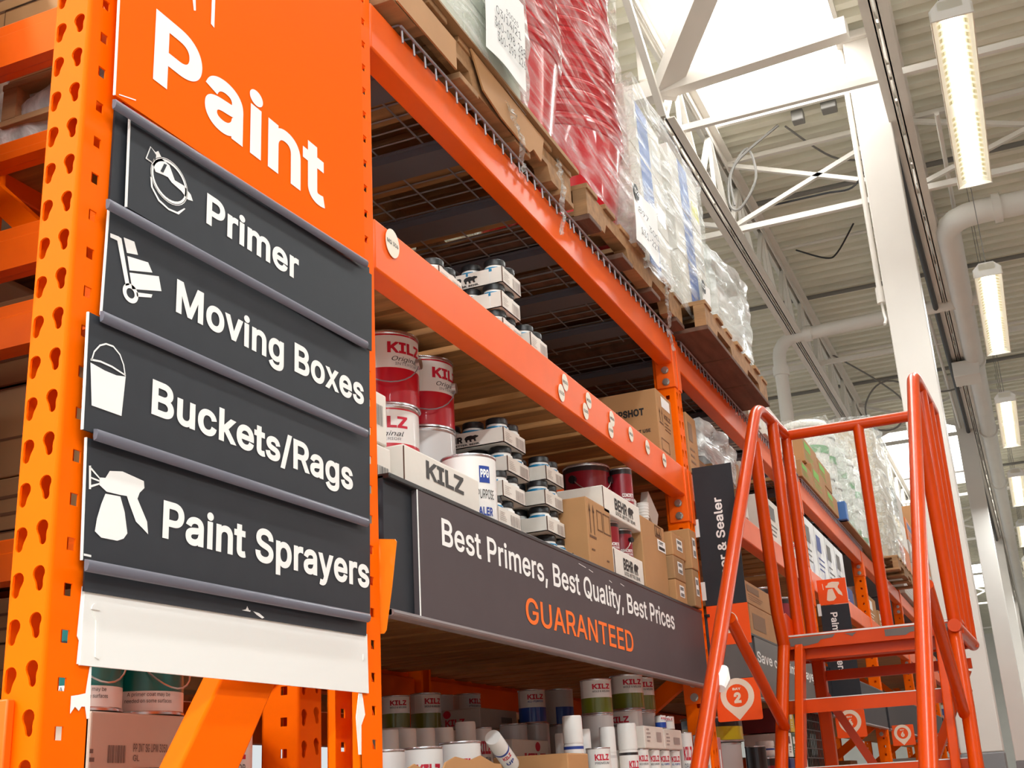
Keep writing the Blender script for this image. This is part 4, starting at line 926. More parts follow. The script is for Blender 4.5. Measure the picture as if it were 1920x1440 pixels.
# ---------------------------------------------------------------- first bay, low shelf (z = 1.45), crowded with small tins
S0 = 1.4515
def plain(label, *b, mt=CARTW): return carton(label, *b, mt)
t = thing('open_carton', 'torn open kraft carton in front of the white tins, low shelf', 'box', (-.13, 1.15, S0)); m = MB()
m.box(-.21, -.03, .86, 1.345, S0, S0+.004); m.box(-.21, -.03, .86, .864, S0, 1.60); m.box(-.21, -.03, 1.341, 1.345, S0, 1.60); m.box(-.214, -.21, .86, 1.345, S0, 1.60); m.build('carton_body', KRAFT, t, smooth=0)
m = MB(); top = [(.862, 1.604), (.90, 1.615), (.95, 1.602), (1.0, 1.598), (1.02, 1.618), (1.06, 1.628), (1.12, 1.622), (1.17, 1.631), (1.23, 1.617), (1.262, 1.616), (1.27, 1.60), (1.343, 1.60)]
m.poly([(.862, S0), (1.343, S0)]+top[::-1], (-.028, 0, 0), Y, Z, depth=.003); m.build('torn_flap', KRAFT, t, smooth=0)
W_ = 'white tins in the torn kraft carton'
can('quart_can', 'narrow white tin turned sideways, leftmost in the torn kraft carton', -.115, .955, S0+.006, .036, .185, 'back', -40, W_, bail=(-60, 60, .02)); can('quart_can', 'white tin lettered in red, middle of the torn kraft carton', -.115, 1.095, S0+.006, .040, .192, 'white', -42, W_, tt='Original'); can('quart_can', 'white tin lettered Original, right in the torn kraft carton', -.115, 1.262, S0+.006, .0415, .205, 'white', -42, W_, tt='Original')
plain('white carton under the row of white spray caps', -.44, -.27, 1.36, 1.95, S0, 1.515)
plain('white carton beneath the olive tins at the back of the low shelf', -.68, -.53, 1.80, 2.16, S0, 1.737)
plain('grey carton under the grey carton at the back of the low shelf', -.675, -.55, 2.32, 2.59, S0, 1.751, mt=CARTG)
c = plain('grey carton with a red dot behind the white caps', -.676, -.55, 2.318, 2.592, 1.752, 1.808, mt=CARTG); Face(c, 'y').poly([(.15+.1*cos(q*.4), .75+.2*sin(q*.4)) for q in range(16)]).text('KILZ', .1, .15, .35, .5).done(PRINTR); Face(c, 'x').rect(.55, .85, .3, .6).done(PRINTG); nob(c)
plain('grey carton deep on the low shelf under two plain tins', -.84, -.69, 2.42, 2.81, S0, 1.772, mt=CARTG)
c = plain('white carton with red lettering and a red dot, low shelf', -.46, -.31, 1.985, 2.235, S0, 1.697); Face(c, 'x').text('KILZ', .3, .72, .14, .6, .05).poly([(.68+.07*cos(q*.4), .93+.05*sin(q*.4)) for q in range(16)]).done(PRINTR); nob(c)
plain('white carton under the blue-labelled tins', -.51, -.38, 2.245, 2.81, S0, 1.653)
OL = 'olive and white tins on the low shelf'; WS = 'plain white tins on the low shelf'
can('quart_can', 'olive and white tin at the far left of the dark low shelf', -.6, 1.898, 1.738, .0369, .0845, 'green', -50, OL); can('quart_can', 'olive and white tin, second from the left on the dark low shelf', -.6, 2.069, 1.738, .0424, .1, 'green', -30, OL)
can('quart_can', 'silvery plain tin behind the grey carton, left', -.76, 2.50, 1.773, .034, .095, 'back', -60, WS); can('quart_can', 'silvery plain tin behind the grey carton, right', -.76, 2.68, 1.773, .045, .108, 'white', -20, WS)
for x, y, l in ((-.44, 2.30, 'left'), (-.44, 2.475, 'middle'), (-.44, 2.66, 'right')):
    can('quart_can', 'plain white tin under the blue tins, %s' % l, x, y, 1.654, .040, .098 if l == 'left' else .105, 'back', -66, WS)
can('quart_can', 'blue and white tin on the low shelf', -.45, 2.477, 1.760, .0416, .098, 'blue', -50); can('quart_can', 'grey-white tin with a blue patch beside the blue tin', -.45, 2.70, 1.760, .0475, .112, 'whiteblue', -8)
for i, (y, r, dz) in enumerate(((1.407, .0185, 0), (1.483, .0215, 0), (1.573, .0225, 0), (1.671, .0225, 0), (1.725, .0215, .0))):
    aerosol('white capped spray can, %s from the left in the row' % ORD[i], -.35 if i < 4 else -.39, y, 1.516, r, .19+.004*i, txt=False)
aerosol('taller white capped spray can at the right end of the row', -.35, 1.79, 1.516, .0253, .219, txt=False)
can('quart_can', 'small blue and white tin right of the spray cap row', -.35, 1.885, 1.516, .026, .208, 'white', -50, tt='PREMIUM')
plain('white carton under the right group of olive tins', -.21, -.105, 2.13, 2.70, S0, 1.659)
for y, l, r in ((2.208, 'left', .0428), (2.46, 'middle', .047), (2.60, 'right', .045)): can('quart_can', 'pale tin turned away under the right olive tins, %s' % l, -.152, y, 1.660, r, .093 if l == 'left' else .115, 'back' if l != 'middle' else 'white', -66 if l != 'middle' else -100, WS)
can('quart_can', 'olive and white tin, left of the bright three under the sign board', -.152, 2.211, 1.754, .0428, .0925, 'green', -48, OL); can('quart_can', 'olive and white tin, middle of the bright three under the sign board', -.152, 2.487, 1.7765, .0484, .1, 'green', -48, OL); can('quart_can', 'olive and white tin, right of the bright three under the sign board', -.152, 2.610, 1.7765, .045, .1, 'green', -45, OL)
aerosol('tall white spray can with blue band in front of the right tins', -.1, 1.868, 1.56, .0243, .174, sub='UP', cap_h=.36)
aerosol('white spray can left behind the tall blue-banded can', -.15, 1.93, 1.52, .020, .178, txt=False); aerosol('white spray can just right of the tall blue-banded can', -.14, 2.05, 1.52, .0195, .19, bandm=CANGY, txt=False); aerosol('white spray can beside the olive spray can', -.10, 2.125, 1.52, .021, .195, bandm=CANGY, txt=False)
aerosol('white and olive spray can lettered MILDEW', -.075, 2.215, 1.52, .0255, .205, bandm=CBLK, sub='MILDEW')
t = aerosol('white spray can fallen on its side between the cartons', 0, 0, 0, .0185, .13, sub='UP'); t.location = (-.15, 1.60, 1.622); t.rotation_euler = (radians(64), radians(8), 0)
plain('white carton holding the fallen spray can', -.24, -.09, 1.44, 1.66, S0, 1.60)
can('quart_can', 'white tin lettered PREMIUM behind the kraft carton', -.085, 2.0, 1.56, .031, .1, 'white', -52, tt='PREMIUM'); plain('low white carton under the white PREMIUM tin', -.13, -.05, 1.84, 2.045, S0, 1.559)
plain('kraft carton with a clean corner in the lower middle', -.225, -.04, 1.665, 1.80, S0, 1.642, mt=KRAFT)
plain('low white carton under the row of red-lettered tins', -.2, -.1, 1.85, 2.245, S0, 1.519); plain('low white carton at the front under the red-lettered tins', -.095, -.045, 2.28, 2.69, S0, 1.555)
K_ = 'small red-lettered tins by the post'
for i, y in enumerate((2.315, 2.42, 2.52, 2.63)): can('quart_can', 'small white tin lettered in red below the pale cartons, %s from the left' % ORD[i], -.072, y, 1.556, .0215, .104, ('green', 'green', 'blue', 'blue')[i], -52, K_)
c = plain('small pale carton on the red-lettered tins, left', -.1, -.05, 2.293, 2.476, 1.6615, 1.721); Face(c, 'x').lines(.1, .8, .2, 4, .17, .08).rect(.6, .85, .3, .75).done(mat('faint_print', (176, 164, 158), .6)); nob(c)
c = plain('small pale carton on the red-lettered tins, right', -.1, -.05, 2.48, 2.666, 1.6615, 1.718); Face(c, 'x').rect(.5, .85, .25, .6).lines(.1, .7, .2, 4, .17, .08).done(mat('faint_print', (176, 164, 158), .6)); nob(c)
can('quart_can', 'small blue-trimmed tin on the pale cartons, left', -.076, 2.545, 1.722, .0165, .036, 'blue', -30, K_); can('quart_can', 'small blue-trimmed tin on the pale cartons, right', -.076, 2.615, 1.7195, .021, .038, 'white', -60, K_)
can('quart_can', 'tall white tin lettered in red left of the second post', -.06, 2.735, S0, .022, .262, 'white', -58, K_, tt='DRAW'); can('quart_can', 'tall white tin lettered in red nearest the second post', -.025, 2.79, S0, .024, .255, 'white', -60, K_, tt='Original')
# ---------------------------------------------------------------- inside the end rack, below the white board
c = carton('beige carton with barcode and printed code under the white board', -.34, -.2, .31, .64, 1.42, 1.691, mat('beige_carton', (206, 184, 166), .65, var=.03), cat='box')
f = Face(c, 'x'); f.code(.105, .215, .755, .84).text('PP INT SG UPW 3050', .26, .81, .04, .22, .01).text('GL', .26, .765, .03, .04, .01).frame(.5, .6, .72, .84).lines(.0, .8, .03, 2, .04, .02); f.done(mat('grey_brown_print', (120, 104, 96), .7)); Face(c, 'x').poly([(.24, .68), (.26, .73), (.5, .735), (.52, .68)]).done(PRINTK, 'handle_hole'); nob(c)
tag(MB().box(-.36, -.02, .1, .64, 1.38, 1.4195).build('shelf_plate', ZINC, smooth=0), 'steel shelf plate under the beige carton in the end rack', 'shelf')
for l, y, e in (('left', .352, (-62, 30)), ('right', .487, (-58, 40))): can('paint_tub', 'teal topped tub with black ear behind the beige carton, %s' % l, -.268, y, 1.6925, .064, .13, 'teal', -52, 'teal tubs under the white board', bail=(e[0], e[1], .045), cat='paint tub')
can('gallon_can', 'white tin lettered in red LOW ODOR behind the brace', -.275, .70, 1.485, .05, .215, 'white', -40, tt='LOW ODOR')
tag(MB().box(-.36, -.2, .645, .745, 1.40, 1.484).build('carton', KRAFT, smooth=0), 'kraft carton under the white tin behind the brace', 'box')
for i, (b, mt, l) in enumerate((((-1.0, -.66, .80, 1.2, 1.80, 1.975), KRAFT2, 'brown carton seen left of the punched post, lower'), ((-1.0, -.7, .80, 1.2, 2.002, 2.22), KRAFT2, 'brown carton seen left of the punched post, middle'), ((-1.0, -.62, .80, 1.15, 1.46, 1.62), KRAFT2, 'brown carton seen left of the punched post, bottom'), ((-1.1, -.66, .80, 1.2, 2.222, 2.62), KRAFT2, 'brown carton seen left of the punched post, upper'), ((-1.1, -.68, .80, 1.1, 3.27, 3.5), KRAFT, 'brown printed carton high at the top left'))):
    c = carton(l, *b, mt); Face(c, 'y').lines(.1, .8, .6, 3, .16, .03).frame(.2, .8, .2, .5).done(mat('brown_print', (110, 76, 50), .7)); nob(c)

# ---------------------------------------------------------------- wrapped loads on the upper level
from mathutils import noise
TOP = 3.0465
def pallet(label, x0, x1, y0, y1, z=TOP, mt=WOOD, dark=None, nb=4, bw=.1):
    t = thing('wooden_pallet', label, 'pallet', ((x0+x1)/2, (y0+y1)/2, z), 'wooden pallets on the upper level')
    for i in range(nb): m = MB(); yy = y0+(y1-y0-bw)*i/(nb-1); m.box(x0, x1, yy, yy+bw, z, z+.016); m.build('bottom_board', dark or mt, t, smooth=0, bevel=.002)
    for xx in (x0+.005, (x0+x1)/2-.02, x1-.045):
        m = MB(); q = [(y0, z+.016), (y0+.15*(y1-y0), z+.016), (y0+.17*(y1-y0), z+.052), (y0+.36*(y1-y0), z+.052), (y0+.38*(y1-y0), z+.016), (y0+.62*(y1-y0), z+.016), (y0+.64*(y1-y0), z+.052), (y0+.83*(y1-y0), z+.052), (y0+.85*(y1-y0), z+.016), (y1, z+.016), (y1, z+.095), (y0, z+.095)]
        m.poly(q, (xx+.04, 0, 0), Y, Z, depth=.04); m.build('stringer', mt, t, smooth=0)
    for i in range(7): m = MB(); yy = y0+(y1-y0-.09)*i/6; m.box(x0, x1+.004*(i % 2), yy, yy+.09, z+.095, z+.111); m.build('top_board', mt, t, smooth=0, bevel=.002)
    return z+.1115
def film(label, x0, x1, y0, y1, z0, z1, mt=FILM, amp=.012, bulge=.01, tuck=.03, seed=1, nz=20, top=True):
    # stretch film around four sides, wrinkled, gathered in under the load
    m = MB(); P = []; per = []
    nx, ny = 10, max(10, int((y1-y0)/.05))
    per += [(x0+(x1-x0)*i/nx, y0) for i in range(nx)]+[(x1, y0+(y1-y0)*i/ny) for i in range(ny)]+[(x1-(x1-x0)*i/nx, y1) for i in range(nx)]+[(x0, y1-(y1-y0)*i/ny) for i in range(ny)]
    cx, cy = (x0+x1)/2, (y0+y1)/2; n = len(per)
    for k in range(nz+1):
        v = k/nz; z = z0+(z1-z0)*v; g = 1-tuck*max(0, 1-v*9)
        for x, y in per:
            w_ = noise.noise(Vector((x*9+seed, y*9, z*22+seed*3)))*amp+noise.noise(Vector((x*3, y*3+seed, z*3)))*bulge
            d = Vector((x-cx, y-cy, 0)); d = Vector((d.x/(x1-x0), d.y/(y1-y0), 0)).normalized()
            P.append((cx+(x-cx)*g+d.x*(w_+bulge), cy+(y-cy)*g+d.y*(w_+bulge), z+w_*.5))
    F = [(k*n+i, k*n+(i+1) % n, (k+1)*n+(i+1) % n, (k+1)*n+i) for k in range(nz) for i in range(n)]
    m.raw(P, F)
    return tag(m.build('stretch_wrap', mt, smooth=80, recalc=False), label, 'stretch film')
def sheet(label, y0, z0, wd, h, x, rows, rz=0., num=None):
    t = thing('paper_sheet', label, 'paper', (x, y0, z0), 'handwritten load sheets'); m = MB(); s = rz
    def p(u, v): return (y0+wd*u, z0+h*v+wd*u*s)
    n = 8
    for i in range(n):
        for j in range(n):
            q = [(i/n, j/n), ((i+1)/n, j/n), ((i+1)/n, (j+1)/n), (i/n, (j+1)/n)]
            m.face([(x+.004*sin(u*5+v*3), *p(u, v)) for u, v in q])
    m.build('sheet', PRINTW, t, smooth=60)
    m = MB()
    for i, r in enumerate(rows): text(m, r[0], (x+.0055, *p(r[1], r[2])), Vector((0, 1, s)), Z, r[3]*h, r[4]*wd if len(r) > 4 else None, bold=.0)
    m.build('handwriting', PRINTK, t, smooth=0, recalc=False)
    if num:
        m = MB(); c = p(*num[1:3]); m.poly([(c[0]+.027*cos(a*pi/12), c[1]+.027*sin(a*pi/12)) for a in range(24)], (x+.0055, 0, 0), Y, Z); m.build('dot', PRINTK, t, smooth=0, recalc=False)
        m = MB(); text(m, num[0], (x+.0062, c[0], c[1]-.008), Y, Z, .018, .04, bold=.03, align='c'); m.build('lettering', PRINTW, t, smooth=0, recalc=False)
# load A: pale cartons beside the tall sign
za = pallet('wooden pallet under the pale wrapped cartons nearest the tall sign', -.98, .03, .78, 1.80)
for i in range(4):
    o = MB().box(-.97+.004*i, .045-.006*i,   .785, 1.785+.004*i, za+.0065*i, za+.0055+.0065*i).build('slip_sheet', KRAFT if i % 2 else KRAFT2, smooth=0)
    tag(o, 'thin kraft slip sheet on the near pallet, %s up' % ORD[i], 'cardboard sheet', 'slip sheets on the near pallet')
t = tag(MB().box(0, .004, .79, 1.06, TOP+.002, TOP+.075).build('cardboard_flap', KRAFT, smooth=0), 'loose kraft flap hanging at the near end of the near pallet', 'cardboard'); t.location = (.032, 0, 0)
t = MB(); t.poly([(1.14, TOP+.105), (1.20, TOP+.03), (1.30, TOP+.012), (1.47, TOP+.006), (1.50, TOP+.03), (1.55, TOP+.02), (1.58, TOP+.1)], (.037, 0, 0), Y, Z, depth=.004)
tag(t.build('cardboard_flap', KRAFT, smooth=0), 'torn kraft flap folded down over the middle of the near pallet', 'cardboard')
za += .027
PALE = mat('pale_green_carton', (226, 228, 214), .6, var=.03, scale=5)
for i in range(2):
    for k in range(4):
        y0 = .795+.335*i; z0 = za+.235*k
        c = carton('pale wrapped carton by the tall sign, %s column, %s layer' % (('near', 'far')[i], ORD[k]), -.6, .028, y0, y0+.328, z0, z0+.2335, PALE, group='pale wrapped cartons'); Face(c, 'x').rect(0, 1, .49, .505).done(mat('pale_seam', (186, 188, 176), .6), 'tape_seam'); nob(c)
film('stretch film around the pale cartons nearest the tall sign', -.64, .04, .785, 1.468, za-.03, za+.95, FILM, seed=2)
sheet('white load sheet with black dot on the pale cartons', 1.163, 3.161, .25, .25, .064, [('50025', .5, .62, .06, .3), ('03/14/21', .25, .5, .09, .6), ('360-098  288', .2, .34, .1, .75), ('360-199  126', .25, .2, .1, .68)], .09, ('D24', .17, .86))
# load B: nested red tubs
TUBR = mat('red_tub_plastic', (205, 10, 26), .22, coat=.5)
zb = pallet('wooden pallet under the red tubs and blue-striped cartons', -.98, .05, 1.87, 2.84, dark=DKWOOD)
def tub_proto():
    t = thing('nested_tub', '', 'tub', (0, 0, 0), 'nested red tubs'); r = .262
    MB().lathe([(.0005, -.30), (r*.8, -.30), (r*.955, .0)], n=40).build('tub_wall', TUBR, t)
    MB().lathe([(r*.955, 0), (r*.97, .003), (r*.985, .016), (r*1.0, .020), (r*1.004, .028), (r*.99, .035), (r*.96, .034), (r*.945, .02)], n=48).build('rim', TUBR, t)
    return t
tp = tub_proto(); first = True
tb = MB().box(-.5, .03, 1.475, 1.868, za, za+.012).build('slip_sheet', KRAFT, smooth=0); tag(tb, 'kraft sheet under the red tubs on the near pallet', 'cardboard sheet')
for col, (cx, cy, nm) in enumerate(((-.235, 1.755, 'near'), (-.235, 2.305, 'far'))):
    base = za+.32 if col == 0 else zb+.32
    for k in range(27):
        a = (cx+.006*sin(k*.9+col), cy+.005*cos(k*1.3), (za+.32)+.0445*k)
        lab = 'red nested tub in the %s stack, %s from the bottom' % (nm, ordn(k))
        if first: tp.location = a; tp['label'] = lab; first = False
        else: dup(tp, a, label=lab)
film('thin stretch film around the two stacks of red tubs', -.51, .038, 1.482, 2.36, za+.0, 4.5, FILMR, amp=.007, bulge=.006, seed=5, nz=40)
# load C: white cartons with blue stripes
zc = pallet('dark pallet overhanging the beam past the second post', -.98, .125, 2.87, 3.9, mt=WOOD, dark=DKWOOD, nb=3, bw=.338)
BSTR = mat('carton_blue_stripe', (70, 110, 190), .5); YSTR = mat('carton_yellow_spot', (230, 226, 60), .5)
n = 0
for i, (y0, x1, zz) in enumerate(((2.42, .03, zb), (2.875, .05, zc))):
    for k in range(3):
        z0 = zz+.215*k; c = carton('white wrapped carton with blue stripe, %s column, %s layer' % (('near', 'far')[i], ORD[k]), -.5, x1, y0, y0+.41, z0, z0+.2135, CARTW, group='blue striped cartons')
        Face(c, 'x').rect(.3, .62, .02, .98).done(BSTR, 'stripe'); f = Face(c, 'x'); f.rect(.7, .95, .2, .5).done(YSTR if (i, k) == (1, 2) else CANGY, 'print'); nob(c)
film('stretch film around the blue-striped cartons', -.52, .055, 2.41, 3.30, zb-.05, zb+.66, FILM, seed=8, amp=.014, tuck=-.012)
c = carton('white bagged carton at the far end of the overhanging pallet', -.5, .03, 3.34, 3.86, zc, zc+.33, CARTW, group='blue striped cartons'); nob(c)
film('loose milky film bag over the far end of the overhanging pallet', -.54, .06, 3.31, 3.9, zc+.005, zc+.42, FILMH, seed=11, amp=.03, bulge=.03, tuck=.0)
sheet('load sheet with writing between the red tubs and striped cartons', 2.235, 3.13, .26, .2, .076, [('897', .15, .55, .1, .4), ('300', .55, .42, .1, .4), ('131-227', .2, .2, .12, .7)], .03, ('D2', .12, .86))
sheet('small load sheet on the film of the striped cartons', 3.04, 3.155, .13, .16, .078, [('131', .3, .4, .1, .4)], .0, ('D', .2, .82))
FILMT = film_mat('film_tail_film', (236, 240, 238), .18, 60)
def tail(label, pts, wd=.02):
    m = MB(); q = [Vector(p) for p in pts]; P = []
    for i in range(len(q)-1):
        for k in range(5): P.append(q[i].lerp(q[i+1], k/5)+Vector((noise.noise(q[i]*40+Vector((k, 0, 0)))*.006, noise.noise(q[i]*40+Vector((0, k, 3)))*.008, 0)))
    P.append(q[-1]); n = len(P); V = []; F = []
    for i, p in enumerate(P):
        w_ = wd*(.55+.6*abs(sin(i*.9+pts[0][1]*5)))*(1 if i < n-3 else .5)
        for j in range(4): V.append(p+Vector((.006*sin(j*2.1+i*.8), w_*(j/3-.5)*2, .004*cos(j*3+i))))
    F = [(i*4+j, i*4+j+1, (i+1)*4+j+1, (i+1)*4+j) for i in range(n-1) for j in range(3)]
    m.raw(V, F); return tag(m.build('film_tail', FILMT, smooth=80, recalc=False), label, 'stretch film')
tail('twisted film tail hanging over the beam from the near pallet', [(.04, 1.33, 3.115), (.045, 1.36, 3.09), (.045, 1.40, 3.05), (.035, 1.43, 3.01), (.03, 1.44, 2.985)], .013)
tail('long film tail hanging in front of the beam, middle of the first bay', [(.04, 1.66, 3.13), (.045, 1.665, 3.09), (.05, 1.67, 3.04), (.035, 1.69, 2.99), (.025, 1.70, 2.93)], .012)
tail('film tail hanging over the beam by the second post', [(.06, 2.60, 3.12), (.055, 2.62, 3.08), (.05, 2.64, 3.03), (.03, 2.70, 2.99), (.025, 2.76, 2.95)], .011)

# ---------------------------------------------------------------- rolling ladder in the aisle
L = thing('rolling_ladder', 'orange rolling ladder with railed platform standing in the aisle', 'ladder', (.47, 3.2, 0))
r_ = .021; RZ = 2.845
FL, BL, BR, FR = Vector((.182, 3.27, RZ)), Vector((.212, 3.66, RZ)), Vector((.768, 3.66, RZ)), Vector((.744, 3.2, RZ))
def ltube(nm, pts, r=r_, mt=LADOR): MB().tube(pts, r, 14).build(nm, mt, L)
def bend(a, c, b, k=.09, n=6):
    a, b, c = Vector(a), Vector(b), Vector(c); p = c+(a-c).normalized()*k; q = c+(b-c).normalized()*k
    return [a]+[p*(1-u)**2+c*2*u*(1-u)+q*u*u for u in [i/n for i in range(n+1)]]+[b]
lo_l, lo_r = Vector((.185, 1.55, 1.22)), Vector((.705, 1.47, 1.22))
ltube('handrail', bend(BL, FL+Vector((0, .0, .02)), lo_l)); ltube('handrail', bend(BR, FR+Vector((0, 0, .02)), lo_r))
ltube('handrail', [lo_l, (.185, 1.45, 1.0), (.19, 1.55, .75)]); ltube('handrail', [lo_r, (.705, 1.38, 1.0), (.7, 1.5, .75)])
ltube('top_rail', [BL, BR]); PZ = 2.02
ltube('rail_post', [(.184, 3.13, 2.69), (.188, 3.15, 2.1), (.187, 3.21, 1.98)]); ltube('rail_post', [(.2, 3.46, RZ), (.2, 3.44, 1.99)]); ltube('rail_post', [BL, (.21, 3.66, 1.97)])
ltube('rail_post', [(.49, 3.66, RZ), (.487, 3.66, 2.0)])
ltube('rail_post', [(.742, 3.10, 2.77), (.742, 3.22, 1.98)]); ltube('rail_post', [(.752, 3.36, RZ), (.748, 3.36, 1.99)]); ltube('rail_post', [(.76, 3.52, RZ), (.754, 3.52, 1.99)]); ltube('rail_post', [BR, (.762, 3.66, 1.97)])
ltube('side_rail', [(.742, 3.16, 2.0), (.765, 3.72, 1.985)])
for x, s_ in ((.187, 1), (.738, -1)):                               # stringers run down to the floor at the climbing slope
    ltube('front_leg', [(x, 3.21, 2.0), (x-.008*s_, 3.05, 1.74), (x-.03*s_, 2.05, .08)])
    m = MB(); m.bar((x+.05*s_, 3.22, 1.98), (x+.035*s_, 2.07, .1), .028, .05); m.build('stringer', LADOR, L, smooth=0, bevel=.004)
    m = MB(); m.bar((x+.03*s_, 3.68, 1.98), (x+.02*s_, 3.78, .08), .045, .045); m.build('back_leg', LADOR, L, smooth=0, bevel=.006)
MB().tube([(.19, 2.42, 2.0), (.19, 3.03, 1.72)], .017, 12).build('brace', LADOR, L); MB().tube([(.732, 2.40, 2.03), (.735, 3.02, 1.72)], .017, 12).build('brace', LADOR, L)
for a, b in (((.73, 3.7, 1.9), (.2, 3.76, .9)), ((.2, 3.7, 1.9), (.73, 3.76, .9))): m = MB(); m.bar(a, b, .03, .03); m.build('cross_brace', LADOR, L, smooth=0)
m = MB(); m.bar((.2, 3.7, 1.92), (.75, 3.7, 1.92), .03, .035); m.build('back_brace', LADOR, L, smooth=0)
m = MB(); m.box(.165, .765, 3.22, 3.70, PZ-.004, PZ+.004); m.box(.165, .765, 3.215, 3.22, PZ-.042, PZ+.004); m.box(.17, .76, 3.69, 3.70, PZ-.05, PZ); m.box(.19, .74, 3.25, 3.29, PZ-.075, PZ-.004); m.box(.19, .74, 3.45, 3.49, PZ-.06, PZ-.004); m.build('platform', LADOR, L, smooth=0)
m = MB(); m.box(.167, .762, 3.213, 3.217, PZ-.0005, PZ+.005); m.build('platform_edge', mat('worn_steel_edge', (226, 222, 216), .3, metal=.5), L, smooth=0)
m = MB()
for q in ([(.172, .0), (.36, .002), (.35, -.008), (.31, -.012), (.30, -.022), (.26, -.028), (.2, -.026), (.172, -.02)], [(.52, 0), (.66, .002), (.64, -.012), (.6, -.016), (.585, -.024), (.52, -.022)], [(.39, 0), (.43, 0), (.42, -.006), (.415, -.012), (.405, -.006)], [(.70, 0), (.76, 0), (.76, -.02), (.70, -.024)]):
    m.poly([(x, PZ-.006+z) for x, z in q], (0, 3.2135, 0), X, Z)
m.build('worn_paint', mat('bare_grey_metal', (100, 92, 86), .5), L, smooth=0, recalc=False)
m = MB(); m.poly([(3.22, PZ), (3.70, PZ), (3.70, PZ+.05), (3.32, PZ+.095), (3.22, PZ+.07)], (.186, 0, 0), Y, Z, depth=.004); m.build('kick_plate', LADOR, L, smooth=0)
m = MB(); m.box(.185, .76, 3.69, 3.695, PZ, PZ+.06); m.build('kick_plate', LADOR, L, smooth=0)
for i in range(8):
    z = 1.805-.213*i; y = 3.13-.133*i
    m = MB(); m.box(.165, .755, y, y+.2, z-.004, z+.002); m.box(.165, .755, y-.004, y, z-.042, z+.002); m.box(.17, .75, y+.19, y+.194, z-.03, z); m.build('step', LADOR, L, smooth=0)
    m = MB(); m.box(.166, .754, y-.0055, y-.001, z, z+.003); m.build('step_edge', MATS['worn_steel_edge'], L, smooth=0)
m = MB(); m.tube([(.2065, 2.212, 1.845), (.2055, 2.185, 1.815), (.2050, 2.16, 1.79)], [.012, .0215, .013], 10); m.build('torn_sticker', PRINTW, L)
for x in (.17, .74):
    for y in (2.05, 3.78): m = MB(); m.cyl((x-.02, y, .07), (x+.02, y, .07), .07, 18); m.build('caster', BLACKP, L)

# ---------------------------------------------------------------- goods in the bays further along
def simple(label, b, mt, group=None, cat='box', prints=None):
    c = carton(label, *b, mt, group=group, cat=cat)
    f = Face(c, 'x')
    if prints != 'none': f.rect(.08, .5, .55, .85).lines(.1, .4, .6, 3, .1, .03, seed=int(b[2]*100)).done(prints or mat('faint_brown_print', (140, 108, 80), .7))
    nob(c); return c
B2 = 'second-bay goods'
simple('kraft carton right of the second post, middle shelf', (-.35, 0, 2.93, 3.055, S2, 2.785), KRAFT)
simple('low kraft tray under the white bag, second bay middle shelf', (-.35, -.01, 3.07, 3.33, S2, 2.655), KRAFT2)
c = simple('kraft carton inside the white bag, second bay middle shelf', (-.3, -.02, 3.35, 3.58, S2, 2.70), KRAFT)
film('white plastic bag with blue lettering over a carton, second bay', -.33, .0, 3.10, 3.62, 2.66, 2.81, FILMH, amp=.02, bulge=.02, seed=21, tuck=0)
simple('kraft carton leaning by the white panel, second bay', (-.4, 0, 3.64, 3.72, S2, 2.77), KRAFT, prints='none')
simple('tall white panel standing on edge in the second bay', (-.6, .0, 3.76, 3.80, S2, 2.80), CARTW, cat='panel', prints='none')
simple('white and blue striped pack behind the white panel', (-.5, -.2, 3.64, 3.75, 2.775, 2.84), mat('blue_white_pack', (60, 80, 170), .5, rgb2=(230, 230, 236), scale=14, stretch=(.1, .1, 5), thr=(.48, .52)), prints='none')
simple('white carton with printed lines, second bay middle shelf', (-.5, -.02, 4.25, 4.72, S2, 2.77), CARTW, prints=PRINTG)
simple('white carton behind the white panel, second bay', (-.5, -.15, 3.85, 4.2, S2, 2.69), CARTW, prints=PRINTR)
for i, (y, r) in enumerate(((4.80, .04), (4.89, .04), (4.99, .04))): can('quart_can', 'small white tin lettered in red beside the third post, %s' % ORD[i], -.05, y, S2, .04, .09, 'white', -50, 'tins by the third post', n=20)
simple('kraft carton right of the bay 2 sign, upper', (-.4, 0, 3.56, 4.07, 2.205, 2.29), KRAFT); simple('kraft carton right of the bay 2 sign, lower', (-.4, 0, 3.60, 4.15, S1, 2.2035), KRAFT)
simple('large kraft carton with arrows, second bay sign-level shelf', (-.6, -.2, 3.3, 3.5, S1, 2.40), KRAFT2); simple('kraft carton with red tape, second bay sign-level shelf', (-.6, -.25, 3.9, 4.15, 2.292, 2.45), KRAFT)
simple('kraft carton under the maroon tin of the second bay', (-.4, -.02, 4.17, 4.58, S1, 2.20), CARTW, prints=PRINTG)
can('gallon_can', 'maroon tin on a white carton in the second bay', -.1, 4.35, 2.2015, .085, .16, 'maroon', -62); can('gallon_can', 'maroon tin at the far end of the second bay', -.1, 4.70, 2.2015, .075, .16, 'maroon', -66)
simple('white carton with barcode by the third post', (-.4, -.02, 4.6, 4.95, S1, 2.20), CARTW, prints=PRINTK)
